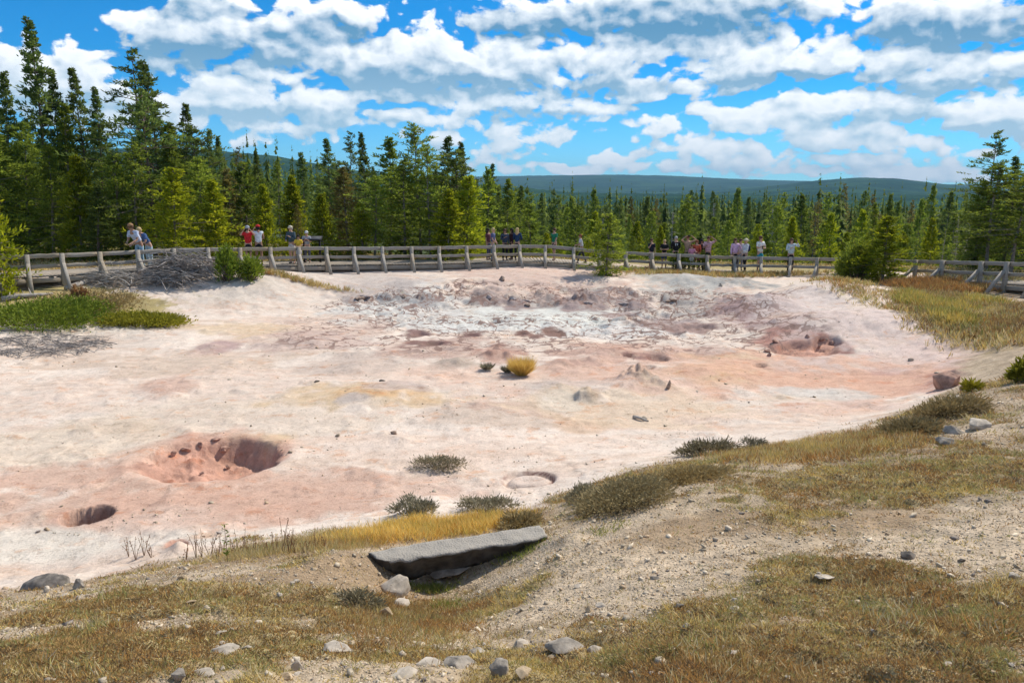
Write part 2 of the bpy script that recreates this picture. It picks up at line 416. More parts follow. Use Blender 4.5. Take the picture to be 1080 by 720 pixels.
PAINT = wblobs([ # px,py,rx,ry,colour (albedo),strength, edge noise
 # whites and greys of the pan
 (575,335,120,14,(.64,.62,.56),1.0,.25),(480,342,70,8,(.62,.59,.54),.8,.4),(420,325,70,14,(.60,.56,.51),.8,.5),(655,350,90,7,(.62,.60,.57),.5,.6),
 # mauve / brown broken mud
 (375,314,16,5,(.30,.25,.23),.8,.7),(416,311,16,6,(.28,.26,.25),.8,.7),(452,319,14,4,(.30,.27,.26),.7,.7),(515,316,18,5,(.30,.24,.22),.75,.7),(545,321,16,4,(.32,.25,.23),.8,.7),
 (575,309,17,7,(.27,.22,.20),.9,.6),(598,323,16,5,(.33,.25,.23),.85,.6),(622,317,22,9,(.31,.24,.22),.85,.6),(652,311,22,5,(.33,.27,.25),.7,.7),(668,323,18,6,(.34,.26,.24),.75,.7),
 (655,333,22,4,(.40,.31,.28),.7,.7),(725,320,30,14,(.42,.37,.33),.7,.6),(700,340,34,6,(.36,.28,.26),.7,.7),(730,345,30,5,(.33,.23,.20),.8,.6),(395,345,40,4,(.42,.32,.29),.5,.9),
 (798,329,44,17,(.38,.26,.24),.85,.35),(780,318,24,10,(.44,.33,.30),.6,.5),(720,297,40,9,(.44,.42,.38),.7,.6),(775,300,30,6,(.32,.31,.29),.8,.7),(625,297,18,4,(.46,.46,.40),.6,.6),
 # red browns
 (470,366,60,12,(.46,.31,.25),.6,.8),(455,362,22,4,(.24,.14,.12),.85,.7),(495,352,13,4,(.24,.14,.12),.9,.4),(551,352,10,3,(.25,.15,.12),.9,.4),(583,350,12,4,(.25,.15,.12),.95,.3),(566,354,8,3,(.27,.16,.13),.9,.4),
 (443,352,14,3,(.26,.16,.14),.8,.6),(525,374,24,9,(.42,.24,.18),.7,.6),(610,388,36,9,(.45,.25,.18),.7,.6),(640,370,50,10,(.46,.27,.20),.6,.8),(690,378,30,5,(.28,.15,.12),.8,.7),(665,377,10,3,(.22,.12,.10),.8,.5),
 (640,392,80,20,(.52,.35,.28),.6,.7),(676,400,24,12,(.38,.27,.20),.8,.5),(622,419,14,6,(.34,.24,.18),.8,.6),(703,411,10,5,(.36,.28,.23),.7,.6),(480,384,26,6,(.44,.35,.28),.7,.5),
 (740,375,50,10,(.52,.34,.27),.6,.7),(790,385,60,14,(.58,.38,.22),.55,.6),(765,396,60,10,(.58,.36,.17),.6,.5),
 (835,363,40,11,(.38,.20,.16),.75,.6),(872,366,14,8,(.24,.12,.10),.85,.6),(850,382,44,10,(.55,.40,.34),.6,.6),
 (900,402,90,14,(.54,.30,.21),.75,.5),(980,398,60,18,(.50,.30,.24),.7,.5),(1010,395,22,12,(.30,.18,.16),.85,.5),(1000,375,70,12,(.60,.44,.38),.7,.6),(940,380,90,10,(.60,.45,.38),.6,.6),
 (905,428,60,12,(.56,.36,.28),.5,.6),(860,330,60,16,(.60,.50,.45),.6,.6),(845,342,26,6,(.48,.33,.24),.5,.6),
 (700,395,160,22,(.64,.42,.31),.5,1.3),(560,400,160,20,(.64,.46,.36),.35,1.2),(860,395,110,20,(.62,.38,.27),.6,1.0),(200,400,200,20,(.68,.50,.39),.3,1.0),(330,345,90,12,(.60,.44,.35),.5,1.0),(480,470,160,18,(.69,.52,.41),.3,1.0),(760,440,160,14,(.69,.50,.38),.4,1.0),(180,520,200,30,(.62,.40,.29),.5,1.3),(930,355,90,16,(.66,.52,.46),.5,.8),
 # peach and orange floor
 (178,408,36,11,(.54,.36,.28),.6,.4),(225,367,24,8,(.44,.30,.27),.7,.4),(160,382,140,12,(.57,.44,.34),.6,.8),(140,449,34,8,(.50,.36,.26),.6,.5),(98,453,20,5,(.50,.37,.28),.5,.5),
 (60,470,90,30,(.62,.50,.38),.5,.8),(260,440,120,30,(.64,.52,.41),.5,.8),(275,462,40,9,(.64,.45,.25),.5,.7),(250,347,60,6,(.63,.47,.30),.5,.7),(330,360,60,12,(.52,.38,.32),.6,.6),
 (380,420,90,14,(.61,.45,.29),.7,.6),(400,420,50,7,(.60,.38,.20),.6,.7),(425,412,34,8,(.48,.38,.33),.6,.6),(378,384,50,10,(.52,.41,.34),.6,.6),(375,426,18,6,(.46,.40,.37),.6,.7),
 (505,436,90,12,(.56,.44,.35),.6,.6),(560,432,60,6,(.52,.35,.27),.5,.8),(610,445,40,10,(.60,.40,.26),.5,.7),(590,408,34,9,(.50,.41,.35),.5,.6),(600,425,24,8,(.60,.57,.52),.7,.6),
 (700,430,120,18,(.62,.48,.34),.5,.8),(860,415,60,8,(.58,.53,.47),.6,.7),(50,500,80,16,(.56,.36,.27),.6,.8),(70,530,80,14,(.54,.36,.27),.65,.8),(85,547,30,12,(.52,.33,.25),.7,.4),
 (222,483,84,29,(.56,.34,.25),.8,.35),(150,480,40,12,(.60,.42,.32),.6,.6),(280,530,150,28,(.55,.35,.26),.75,.8),(330,510,80,16,(.55,.36,.27),.6,.8),(200,552,70,16,(.60,.44,.35),.5,.8),(420,515,90,22,(.56,.38,.29),.6,.8),
 (187,575,17,9,(.36,.22,.17),.8,.4),(557,507,36,9,(.60,.47,.39),.5,.4),(560,291,90,7,(.60,.44,.36),.7,.7),(640,282,60,5,(.62,.46,.38),.5,.6),(385,297,60,8,(.52,.44,.39),.6,.6),(280,300,60,12,(.54,.47,.40),.5,.6),
 (30,575,90,22,(.64,.56,.47),.8,.5),(200,570,120,10,(.63,.55,.46),.5,.7),(110,340,60,10,(.63,.55,.46),.5,.5),
])
VEG = wblobs([ # vegetation cover: px,py,rx,ry,amount(+/-)
 (120,690,230,60,1.0),(40,655,90,22,.7),(170,625,120,20,.7),(330,650,60,20,.3),(400,600,60,14,-.5),(330,605,90,14,-.8),(260,606,50,14,-.5),
 (470,690,150,22,.75),(520,640,60,22,.9),(450,640,70,20,.9),(590,590,26,16,.6),(350,690,120,24,-.35),(250,700,70,22,-.2),(430,715,90,14,-.4),(560,720,50,14,-.4),
 (820,690,260,58,1.0),(910,612,130,34,.5),(60,700,160,50,.6),(200,640,120,30,.5),(330,650,70,40,.35),(760,650,90,30,.5),(1000,640,140,34,.7),(760,620,70,40,.0),(850,600,70,40,.9),(860,560,50,30,.6),(690,600,110,60,-1.2),(650,560,90,30,-.9),(960,560,130,34,-1.0),(1070,570,60,30,-.9),(800,545,80,20,.3),
 (860,510,120,18,.35),(1000,500,130,26,.9),(780,485,150,10,.8),(910,470,70,14,.9),(830,478,60,8,1.0),(970,435,40,14,.8),(1040,470,70,16,.3),(640,510,80,16,.6),(1030,455,50,14,-.4),(1050,425,50,18,-.2),
 (1015,332,70,16,.8),(1060,345,60,28,.75),(975,311,45,7,1.0),(1075,400,30,16,.6),(920,297,40,4,.7),
 (60,326,90,12,1.2),(150,335,60,8,1.2),(40,310,60,8,.6),(200,338,14,4,-.8),(450,555,130,10,1.0),(320,568,60,8,.7),(200,596,100,7,.4),(60,352,80,10,-.8),
])
BASIN_C = np.array((.70, .585, .49))

def veg_mask(x, y, soft=False):
    n = (fbm(x * 1.6, y * 1.6, 4, 51) - .5)
    n2 = (fbm(x * 5.5, y * 5.5, 3, 52) - .5)
    bz = base_h(x, y); d = np.hypot(x, y)
    v = sstep(.45, .95, bz) * sstep(28, 18, d) * .34
    for mx, my, rx, ry, a in VEG:
        dd = ((x - mx) / rx) ** 2 + ((y - my) / ry) ** 2
        v = v + a * np.exp(-dd * 1.1)
    v = v + n * 1.0 + n2 * .9
    if soft: return sstep(-.25, .7, v) * sstep(.15, .4, bz)
    m = sstep(.35, .75, v)
    # sharp limit: no plants on the sinter floor
    lim = sstep(.12, .3, bz + n * .15)
    m = m * np.maximum(lim, 0)
    m = np.maximum(m, sstep(39.5, 41.5, d + n * 1.5))
    return m

def ground_col(x, y):
    d = np.hypot(x, y); bz = base_h(x, y)
    w1 = fbm(x * .9, y * .9, 4, 61) - .5; w2 = fbm(x * .9, y * .9, 4, 71) - .5
    f1 = fbm(x * 2.6, y * 1.9, 5, 81, .6) - .5
    streak = fbm(x * .5 + f1, y * 2.2, 4, 91) - .5
    C = np.broadcast_to(BASIN_C, x.shape + (3,)).copy()
    C *= (1 + (fbm(x * .35, y * .35, 3, 14) - .5) * .28)[..., None]
    pk = sstep(-.05, .30, streak + f1 * .5)[..., None] * .55
    C = C * (1 - pk) + np.array((.60, .43, .32)) * pk
    for mx, my, rx, ry, c, st, en in PAINT:
        wx = x + w1 * en * 2.2 * rx; wy = y + w2 * en * 2.2 * ry
        dd = ((wx - mx) / rx) ** 2 + ((wy - my) / ry) ** 2
        k = (np.minimum(1, st * 1.3) * sstep(1.6, .35, dd + f1 * 2.4 * (en + .15)))[..., None]
        C = C * (1 - k) + np.array(c) * k
    # pits: iron red walls
    for i, (mx, my, r, h, so) in enumerate(PW):
        if i in (0, 1, 4, 5, 2, 3):
            dd = np.hypot(x - mx, y - my) / r + f1 * .3
            k = sstep(1.05, .8, dd)[..., None] * (.9 if i != 3 else .0)
            c = np.array((.52, .29, .21) if i != 1 else (.24, .15, .12))
            C = C * (1 - k) + c * (1 + f1[..., None] * .8) * k
            if i == 3:
                k = (np.exp(-((np.hypot(x - mx, y - my) / r + f1 * .25 - .88) / .07) ** 2) * sstep(-.25, .2, f1 * 2 + .1))[..., None]
                C = C * (1 - k) + np.array((.20, .10, .08)) * k
    # near hill: gravelly earth and plant litter
    hill = sstep(.22, .5, bz + f1 * .3) * sstep(30, 22, d + x * -.0)
    right = sstep(4, 8, x - .02 * y) * sstep(.45, .7, bz + f1 * .2) * sstep(40, 34, d)
    hill = np.maximum(hill, right)
    hill = np.where((x < -4) & (y > 12), 0, hill)
    gp = fbm(x * 8, y * 8, 4, 95) - .5
    lit = fbm(x * .8, y * .8, 4, 401)[..., None]
    gcol = np.array((.45, .35, .245)) * (1.08 - np.array((.35, .42, .5)) * sstep(.48, .72, lit))  * (1 + gp[..., None] * .5) + (f1[..., None] * np.array((.10, .07, .04)))
    k = hill[..., None]
    C = C * (1 - k) + gcol * k
    v = veg_mask(x, y)
    lt = (veg_mask(x, y, True) * sstep(28, 20, d) * np.where((x < -4) & (y > 12), 0, 1) * (.35 + .6 * fbm(x * 9, y * 9, 3, 415)))[..., None]
    C = C * (1 - lt) + np.array((.25, .18, .105)) * (1 + gp[..., None] * .5) * lt
    n = fbm(x * 1.1, y * 1.1, 3, 99)[..., None]
    vc = np.array((.27, .195, .10)) * (1 - n) + np.array((.32, .26, .13)) * n
    vc = vc * (1 + gp[..., None] * .6)
    # warm dry meadow on the right bank and behind the boardwalk
    far = sstep(22, 30, d)[..., None]
    vc = vc * (1 - far) + np.array((.34, .27, .10)) * (1 + f1[..., None] * .8) * far
    vv = v[..., None] * .9
    C = C * (1 - vv) + vc * vv
    out = sstep(44, 62, d)[..., None]          # woodland floor
    C = C * (1 - out) + np.array((.055, .075, .025)) * (1 + f1[..., None]) * out
    crack = pool_rough(x, y) * 1.0 + 1.0 * np.exp(-((x - 1) / 7.8) ** 4 - ((y - 25.0) / 3.8) ** 4) 
    crack = np.clip(crack, 0, 1) * (1 - v)
    return np.clip(C, .01, .8), v, np.clip(hill * (1 - v * .6), 0, 1), crack

# ------------------------------------------------------------------ ground sheet
ucols = np.concatenate([-np.geomspace(2.4, .80, 40)[:-1], np.linspace(-.80, .80, 860), np.geomspace(.80, 2.4, 40)[1:]])
vrows = np.concatenate([np.geomspace(.7, 4.2, 60)[:-1], np.geomspace(4.2, 66, 860), np.geomspace(66, 12000, 170)[1:]])
U, Vv = np.meshgrid(ucols, vrows)
GX = U * Vv; GY = Vv - 3.0
GZ = np.empty_like(GX); GC = np.empty(GX.shape + (3,)); GV = np.empty_like(GX); GH = np.empty_like(GX); GK = np.empty_like(GX)
for r0 in range(0, len(vrows), 60):
    s_ = slice(r0, r0 + 60)
    GZ[s_] = ground_h(GX[s_], GY[s_])
    GC[s_], GV[s_], GH[s_], GK[s_] = ground_col(GX[s_], GY[s_])
_dd = np.hypot(GX, GY); _near = sstep(20, 13, _dd); _hm = fbm(GX * 7, GY * 7, 3, 501); _hm2 = fbm(GX * 2.6, GY * 2.6, 3, 502)
GZ += GV * _near * ((_hm - .5) * .085 + (_hm2 - .5) * .09)
GC *= (1 + (GV * _near * (_hm - .5) * 1.3))[..., None]
def sample(grid, x, y):
    """bilinear look-up in the ground sheet"""
    v = np.maximum(y + 3, .7); u = x / v
    i = np.clip(np.interp(v, vrows, np.arange(len(vrows))), 0, len(vrows) - 1.001)
    j = np.clip(np.interp(u, ucols, np.arange(len(ucols))), 0, len(ucols) - 1.001)
    i0 = i.astype(int); j0 = j.astype(int); fi = i - i0; fj = j - j0
    if grid.ndim == 3: fi = fi[..., None]; fj = fj[..., None]
    return (grid[i0, j0] * (1-fi) * (1-fj) + grid[i0+1, j0] * fi * (1-fj) + grid[i0, j0+1] * (1-fi) * fj + grid[i0+1, j0+1] * fi * fj)
def gzf(x, y): return sample(GZ, np.asarray(x, float), np.asarray(y, float))
def g1(x, y): return float(gzf(np.array([x]), np.array([y]))[0])
def hit(px, py):
    d = ray(px, py); T = 1.5 * (80 / 1.5) ** (np.linspace(0, 1, 2500)); X = d[0]*T; Y = d[1]*T; Z = CAMZ + d[2]*T
    k = int(np.argmax(Z < gzf(X, Y)))
    if k == 0: k = len(T) - 1
    return np.array([X[k], Y[k], g1(X[k], Y[k])])

nr, nc = GX.shape
idx = np.arange(nr * nc).reshape(nr, nc)
Q = np.stack([idx[:-1, :-1], idx[:-1, 1:], idx[1:, 1:], idx[1:, :-1]], -1).reshape(-1, 4)

mg, nt = new_mat('sinter_ground')
co = nt.add('ShaderNodeTexCoord').outputs['Object']
gcol = nt.add('ShaderNodeAttribute', attribute_name='albedo').outputs['Color']
gveg = nt.add('ShaderNodeAttribute', attribute_name='veg').outputs['Fac']
ghill = nt.add('ShaderNodeAttribute', attribute_name='stony').outputs['Fac']
gcrk = nt.add('ShaderNodeAttribute', attribute_name='cracked').outputs['Fac']
n1 = nt.noise(co, 3.0, 6, .65); n2 = nt.noise(co, 26, 4, .6); n3 = nt.noise(co, 110, 2, .6)
f = nt.rng(n1, .3, .7, .91, 1.08)
c = nt.vec('SCALE', gcol); nt.set(c.node.inputs['Scale'], f)
f2 = nt.rng(n2, .3, .7, .90, 1.08)
c2 = nt.vec('SCALE', c); nt.set(c2.node.inputs['Scale'], f2)
fl1 = nt.rng(nt.noise(co, 2.3, 7, .72), .50, .60); fl2 = nt.rng(nt.noise(nt.vec('MULTIPLY', co, (1, 2.2, 1)), .8, 6, .7, .6), .47, .62)
fm = nt.math('MULTIPLY', nt.math('MULTIPLY', fl1, fl2), nt.math('SUBTRACT', 1, nt.math('MAXIMUM', ghill, gveg)))
c2 = nt.mix(nt.math('MULTIPLY', fm, .75), c2, nt.vec('MULTIPLY', c2, (.93, .70, .56)))
fl3 = nt.rng(nt.noise(co, 5.5, 6, .75), .53, .62)
c2 = nt.mix(nt.math('MULTIPLY', nt.math('MULTIPLY', fl3, nt.math('SUBTRACT', 1, nt.math('MAXIMUM', ghill, gveg))), .45), c2, nt.vec('MULTIPLY', c2, (.85, .78, .72)))
# tiny dark crumbs lying on the pale crust
sp = nt.voro(co, 7.0); spk = nt.math('LESS_THAN', sp.outputs['Distance'], nt.rng(n1, .45, .75, .03, .16))
spk = nt.math('MULTIPLY', spk, .4)
c3 = nt.mix(spk, c2, (.30, .20, .155))
st2 = nt.voro(co, 16.0).outputs['Distance']
stm = nt.math('MULTIPLY', nt.math('LESS_THAN', st2, nt.rng(nt.noise(co, 1.1, 4, .6), .52, .68, 0, .34)), nt.math('SUBTRACT', 1, ghill))
c3 = nt.mix(nt.math('MULTIPLY', stm, .35), c3, (.36, .22, .16))
# pebbles of many greys on the stony slope
pb = nt.voro(co, 42.0); pbs = nt.voro(co, 95.0)
pcol = nt.add('ShaderNodeSeparateColor'); nt.set(pcol.inputs[0], pb.outputs['Color'])
pf = nt.rng(pcol.outputs[0], .0, 1.0, .72, 1.35, sm=False)
pc = nt.vec('SCALE', c3); nt.set(pc.node.inputs['Scale'], pf)
c4 = nt.mix(nt.math('MULTIPLY', ghill, .55), c3, pc)
# mud cracks
wv = nt.vec('ADD', co, nt.vec('SCALE', nt.add('ShaderNodeTexNoise', i_Scale=1.6, i_Detail=4.0).outputs['Color']))
wn = [n for n in nt.n if n.type == 'TEX_NOISE'][-1]; nt.l.new(co, wn.inputs['Vector'])
wv.node.inputs[1].links[0].from_node.inputs['Scale'].default_value = .9
ck = nt.voro(wv, 1.15, 'DISTANCE_TO_EDGE').outputs['Distance']
ckm = nt.rng(nt.noise(co, .6, 3), .38, .55, 0, 1)
wdt = nt.math('MULTIPLY', ckm, .06)
ck2 = nt.voro(wv, 2.9, 'DISTANCE_TO_EDGE').outputs['Distance']; w2 = nt.math('MULTIPLY', nt.rng(nt.noise(co, 1.1, 3), .47, .60, 0, 1), .055)
cm = nt.math('MULTIPLY', nt.math('MAXIMUM', nt.math('LESS_THAN', ck, wdt), nt.math('LESS_THAN', ck2, w2)), nt.rng(gcrk, .1, .5, 0, .85))
c5 = nt.mix(cm, c4, (.24, .15, .12))
hb = nt.math('ADD', nt.math('MULTIPLY', n2, .7), nt.math('MULTIPLY', n3, .3))
hb = nt.math('SUBTRACT', hb, nt.math('MULTIPLY', fl3, .35))
pbh = nt.math('MULTIPLY', nt.math('SUBTRACT', 1.0, nt.math('MULTIPLY', pb.outputs['Distance'], 1.4)), nt.math('MULTIPLY', ghill, .45))
hb = nt.math('ADD', hb, pbh)
hb = nt.math('SUBTRACT', hb, nt.math('MULTIPLY', cm, 1.5))
finish(nt, c5, .9, .15, hb, .7, .02)
ground = mesh_np('ground', np.stack([GX, GY, GZ], -1).reshape(-1, 3), Q, mg, smooth=True,
    attrs={'albedo': GC.reshape(-1, 3), 'veg': GV.ravel(), 'stony': GH.ravel(), 'cracked': GK.ravel()})
tag(ground, kind='structure')


def hill_sheet(name, prof, d0, d1, seed, amp):
    """prof: (px, py skyline) at distance d1; ground rises from d0"""
    pxs = np.linspace(-700, 1800, 520); prof = np.array(prof, float)
    top = CAMZ + (205 - np.interp(pxs, prof[:, 0], prof[:, 1])) / F * d1
    az = np.arctan((pxs - CX) / F / cP)
    rows = np.concatenate([np.linspace(0, 1, 90), np.linspace(1.03, 1.6, 14)])
    R = d0 + (d1 - d0) * rows
    AZ, RR = np.meshgrid(az, R); X = RR * np.tan(AZ) * 1.0; Y = RR * np.ones_like(AZ)
    t = np.clip(rows, 0, 1)[:, None]; g = -24.0
    prof_t = (t ** 1.6 * .75 + .25 * sstep(.2, .95, t))
    Z = g - 3 + (top[None] - g + 3) * prof_t
    Z -= np.clip(rows[:, None] - 1, 0, 1) * 120
    Z += (fbm(X / 420, Y / 420, 4, seed) - .5) * amp * (1 - np.abs(2 * t - 1) ** 4) * 1.0
    Z += (fbm(X / 14, Y / 40, 2, seed + 3) - .5) * 5.0 * np.clip(t, .1, 1)
    m, k = Z.shape; ii = np.arange(m * k).reshape(m, k)
    q = np.stack([ii[:-1, :-1], ii[:-1, 1:], ii[1:, 1:], ii[1:, :-1]], -1).reshape(-1, 4)
    o = mesh_np(name, np.stack([X, Y, Z], -1).reshape(-1, 3), q, mh, smooth=True)
    return tag(o, kind='structure')
mh, nt = new_mat('forested_hill')
co = nt.add('ShaderNodeTexCoord').outputs['Object']
a = nt.noise(co, .004, 5, .6); b = nt.noise(nt.vec('MULTIPLY', co, (1, 1, .3)), .09, 4, .75)
cc = nt.mix(nt.rng(a, .42, .6), (.018, .058, .030), (.045, .105, .045))
cc = nt.mix(nt.rng(b, .35, .65), nt.vec('SCALE', cc), cc)
cc.node.inputs[6].links[0].from_node.inputs['Scale'].default_value = .45
finish(nt, cc, 1.0, .0, b, 1.0, 6.0)
HA = hill_sheet('hills', [(-700,150),(0,156),(240,160),(262,163),(300,166),(330,172),(380,181),(440,188),(520,196),(600,203),(800,206),(1800,206)], 500, 2600, 3, 30)
HB = hill_sheet('hills', [(-700,190),(400,190),(500,187),(560,186),(640,185),(700,186),(760,189),(820,191),(900,193),(1000,195),(1800,190)], 3000, 7400, 7, 60)
HC = hill_sheet('hills', [(-700,214),(560,212),(700,207),(800,197),(850,191),(890,188),(930,189),(965,193),(1000,197),(1040,200),(1100,203),(1300,200),(1800,206)], 1500, 4600, 9, 40)

# ------------------------------------------------------------------ haze
def haze():
    x0, x1, y0, y1, z0, z1 = -11500, 11500, -400, 13000, -40, 420
    V = [(x, y, z) for x in (x0, x1) for y in (y0, y1) for z in (z0, z1)]
    Qh = [(0, 1, 3, 2), (4, 6, 7, 5), (0, 4, 5, 1), (2, 3, 7, 6), (0, 2, 6, 4), (1, 5, 7, 3)]
    m, nt = new_mat('haze_air')
    out = nt.add('ShaderNodeOutputMaterial'); v = nt.add('ShaderNodeVolumePrincipled')
    v.inputs['Color'].default_value = (.36, .62, .86, 1); v.inputs['Density'].default_value = HAZE
    v.inputs['Anisotropy'].default_value = 0.0
    nt.l.new(v.outputs[0], out.inputs['Volume'])
    o = mesh_np('haze', V, np.array(Qh), m); tag(o, kind='stuff', label='thin bluish haze over the far wooded hills', cat='haze')
HAZE = 8e-5
haze()

# ------------------------------------------------------------------ camera, sun, sky
cam = bpy.data.cameras.new('camera'); camo = bpy.data.objects.new('camera', cam); COL.objects.link(camo)
camo.location = (0, 0, CAMZ); camo.rotation_euler = (math.pi / 2 - PITCH, 0, 0)
cam.sensor_width = 36; cam.lens = F / 1080 * 36; cam.clip_start = .05; cam.clip_end = 40000
SC.camera = camo
SUN_EL, SUN_AZ = math.radians(47), math.radians(48)     # azimuth from +Y towards +X
sd = Vector((math.sin(SUN_AZ) * math.cos(SUN_EL), math.cos(SUN_AZ) * math.cos(SUN_EL), math.sin(SUN_EL)))
sl = bpy.data.lights.new('sun', 'SUN'); sl.energy = 4.3; sl.angle = math.radians(.5); sl.color = (1, .94, .83)
so = bpy.data.objects.new('sun', sl); COL.objects.link(so); so.rotation_euler = (-sd).to_track_quat('-Z', 'Y').to_euler()

w = bpy.data.worlds.new('World'); SC.world = w; w.use_nodes = True; w.node_tree.nodes.clear()
nt = NT(w.node_tree)
out = nt.add('ShaderNodeOutputWorld'); bg = nt.add('ShaderNodeBackground'); nt.l.new(bg.outputs[0], out.inputs[0])
sky = nt.add('ShaderNodeTexSky', sky_type='NISHITA'); sky.sun_disc = False
sky.sun_elevation = SUN_EL; sky.sun_rotation = SUN_AZ; sky.altitude = 2200; sky.air_density = 1.0; sky.dust_density = .3; sky.ozone_density = 2.0
dirv = nt.add('ShaderNodeTexCoord').outputs['Generated']
sx = nt.add('ShaderNodeSeparateXYZ'); nt.l.new(dirv, sx.inputs[0])
azn = nt.math('ARCTAN2', sx.outputs[0], sx.outputs[1]); eln = nt.math('ARCSINE', sx.outputs[2])
pv = nt.add('ShaderNodeCombineXYZ'); nt.l.new(azn, pv.inputs[0]); nt.l.new(eln, pv.inputs[1])
pvo = pv.outputs[0]
def azel(px, py):
    d = ray(px, py); d /= np.linalg.norm(d)
    return math.atan2(d[0], d[1]), math.asin(d[2])
CL = [ # cloud masses: px, py of centre, half width, half height, weight
 (30,82,85,40,1.0),(90,105,70,26,.8),(215,30,82,38,1.0),(190,70,50,20,.6),(320,48,70,34,1.0),(430,62,90,36,1.1),(330,20,80,22,.6),(520,66,80,30,1.0),(590,75,60,24,.7),
 (640,60,70,30,.9),(600,14,110,22,.8),(720,12,120,30,1.1),(790,8,60,24,.9),(235,102,60,26,1.0),(185,118,60,18,.8),(330,115,60,26,1.0),(300,135,90,14,.6),(420,100,50,16,.8),
 (500,108,70,18,.9),(470,128,60,14,.6),(590,112,50,16,.6),(680,96,46,18,.8),(560,140,60,12,.6),(690,136,40,12,.8),(640,165,40,9,.8),(520,165,60,14,.5),(730,52,50,22,.8),(790,66,70,30,1.1),(860,62,50,26,1.0),(750,90,40,14,.7),
 (960,60,60,22,.9),(1000,76,44,20,1.0),(1010,20,80,30,1.1),(940,25,40,22,.6),(1068,66,26,18,1.0),(860,112,36,14,.8),(930,108,56,16,1.0),(800,130,60,20,.9),(870,140,80,22,.9),(960,144,40,12,.5),
 (1050,120,52,24,1.0),(1080,96,50,16,.4),(740,160,60,12,.8),(820,170,80,10,.7),(960,178,70,10,.8),(1010,168,40,12,.6),(900,168,50,9,.6),(600,178,80,7,.5),(700,176,60,6,.6),(860,182,60,6,.6),(1000,186,60,6,.6),(560,176,50,6,.6),(480,150,50,10,.6),(400,125,60,12,.7),(760,30,60,20,.7),(880,12,50,14,.6),(690,62,50,20,.7),(150,20,40,14,.6),(270,75,60,16,.8),(400,75,80,20,.8),(560,45,70,16,.7),(1040,60,50,16,.7),(760,120,40,12,.6),(640,120,36,8,.6),(560,100,30,10,.5),(110,52,30,6,.25),(-40,60,60,40,.9),(1140,40,60,40,.9),(1150,130,60,20,.8)]
def group_density():
    g = bpy.data.node_groups.new('cloud_density', 'ShaderNodeTree')
    g.interface.new_socket('P', in_out='INPUT', socket_type='NodeSocketVector')
    g.interface.new_socket('D', in_out='OUTPUT', socket_type='NodeSocketFloat')
    g.interface.new_socket('B', in_out='OUTPUT', socket_type='NodeSocketFloat')
    t = NT(g); gi = t.add('NodeGroupInput'); go = t.add('NodeGroupOutput')
    p = gi.outputs[0]
    st = t.vec('MULTIPLY', p, (1.0, 1.55, 1.0))
    nz = t.add('ShaderNodeTexNoise', noise_dimensions='2D', i_Scale=9.0, i_Detail=3.0, i_Roughness=.6); t.l.new(st, nz.inputs['Vector'])
    off = t.vec('MULTIPLY', t.vec('SUBTRACT', nz.outputs['Color'], (.5, .5, .5)), (.075, .04, 0))
    q = t.vec('ADD', p, off)
    acc = None
    for px, py, rx, ry, wgt in CL:
        a, e = azel(px, py); sxr, syr = rx / F * 1.05, ry / F * 1.05
        dd = t.vec('MULTIPLY', t.vec('SUBTRACT', q, (a, e, 0)), (1 / sxr, 1 / syr, 0))
        l2 = t.vec('DOT_PRODUCT', dd, dd)
        v = t.math('MULTIPLY_ADD', l2, -wgt * .8, wgt * .8)
        acc = v if acc is None else t.math('MAXIMUM', acc, v)
    # sky elsewhere (outside the photographed part): a drifting field of the same clouds
    xyz = t.add('ShaderNodeSeparateXYZ'); t.l.new(p, xyz.inputs[0])
    gen = t.rng(t.noise(st, 3.2, 2, .5), .42, .66, -1.0, 1.0)
    outm = t.math('MAXIMUM', t.rng(t.math('ABSOLUTE', xyz.outputs[0]), .62, .75), t.rng(xyz.outputs[1], .24, .32))
    mixn = t.add('ShaderNodeMix', data_type='FLOAT'); t.set(mixn.inputs[0], outm); t.set(mixn.inputs[2], t.math('MAXIMUM', acc, -1.2)); t.set(mixn.inputs[3], gen)
    base = mixn.outputs[0]
    # billows
    wst = t.vec('ADD', st, t.vec('SCALE', t.vec('SUBTRACT', nz.outputs['Color'], (.5, .5, .5))))
    wst.node.inputs[1].links[0].from_node.inputs['Scale'].default_value = .03
    v1n = t.voro(wst, 26.0, 'SMOOTH_F1'); v1n.voronoi_dimensions = '2D'; v1 = v1n.outputs['Distance']; v2n = t.voro(wst, 58.0, 'SMOOTH_F1'); v2n.voronoi_dimensions = '2D'; v2 = v2n.outputs['Distance']
    fb = t.noise(wst, 30, 6, .62, dim='2D')
    bil = t.math('ADD', t.math('MULTIPLY', t.math('SUBTRACT', .42, v1), .85), t.math('MULTIPLY', t.math('SUBTRACT', .42, v2), .60))
    bil = t.math('ADD', bil, t.math('MULTIPLY', t.math('SUBTRACT', fb, .5), 1.3))
    D = t.math('ADD', base, t.math('SUBTRACT', bil, .20))
    t.l.new(D, go.inputs['D']); t.l.new(base, go.inputs['B'])
    return g
GD = group_density()
def dens(off):
    gnode = nt.add('ShaderNodeGroup'); gnode.node_tree = GD
    nt.set(gnode.inputs[0], pvo if off is None else nt.vec('ADD', pvo, off))
    return gnode.outputs['D'], gnode.outputs['B']
wn_ = nt.add('ShaderNodeTexNoise', noise_dimensions='2D', i_Scale=16.0, i_Detail=4.0); nt.l.new(pvo, wn_.inputs['Vector'])
wpo = nt.vec('ADD', pvo, nt.vec('MULTIPLY', nt.vec('SUBTRACT', wn_.outputs['Color'], (.5, .5, .5)), (.06, .035, 0)))
D0, B0 = dens(None); D1, B1 = dens((.006, .010, 0)); D2, B2 = dens((0.004, .026, 0))
alpha = nt.rng(D0, -.04, .22)
lit = nt.math('SUBTRACT', D0, D1)                       # bright where the next puff up is thinner
dk = None
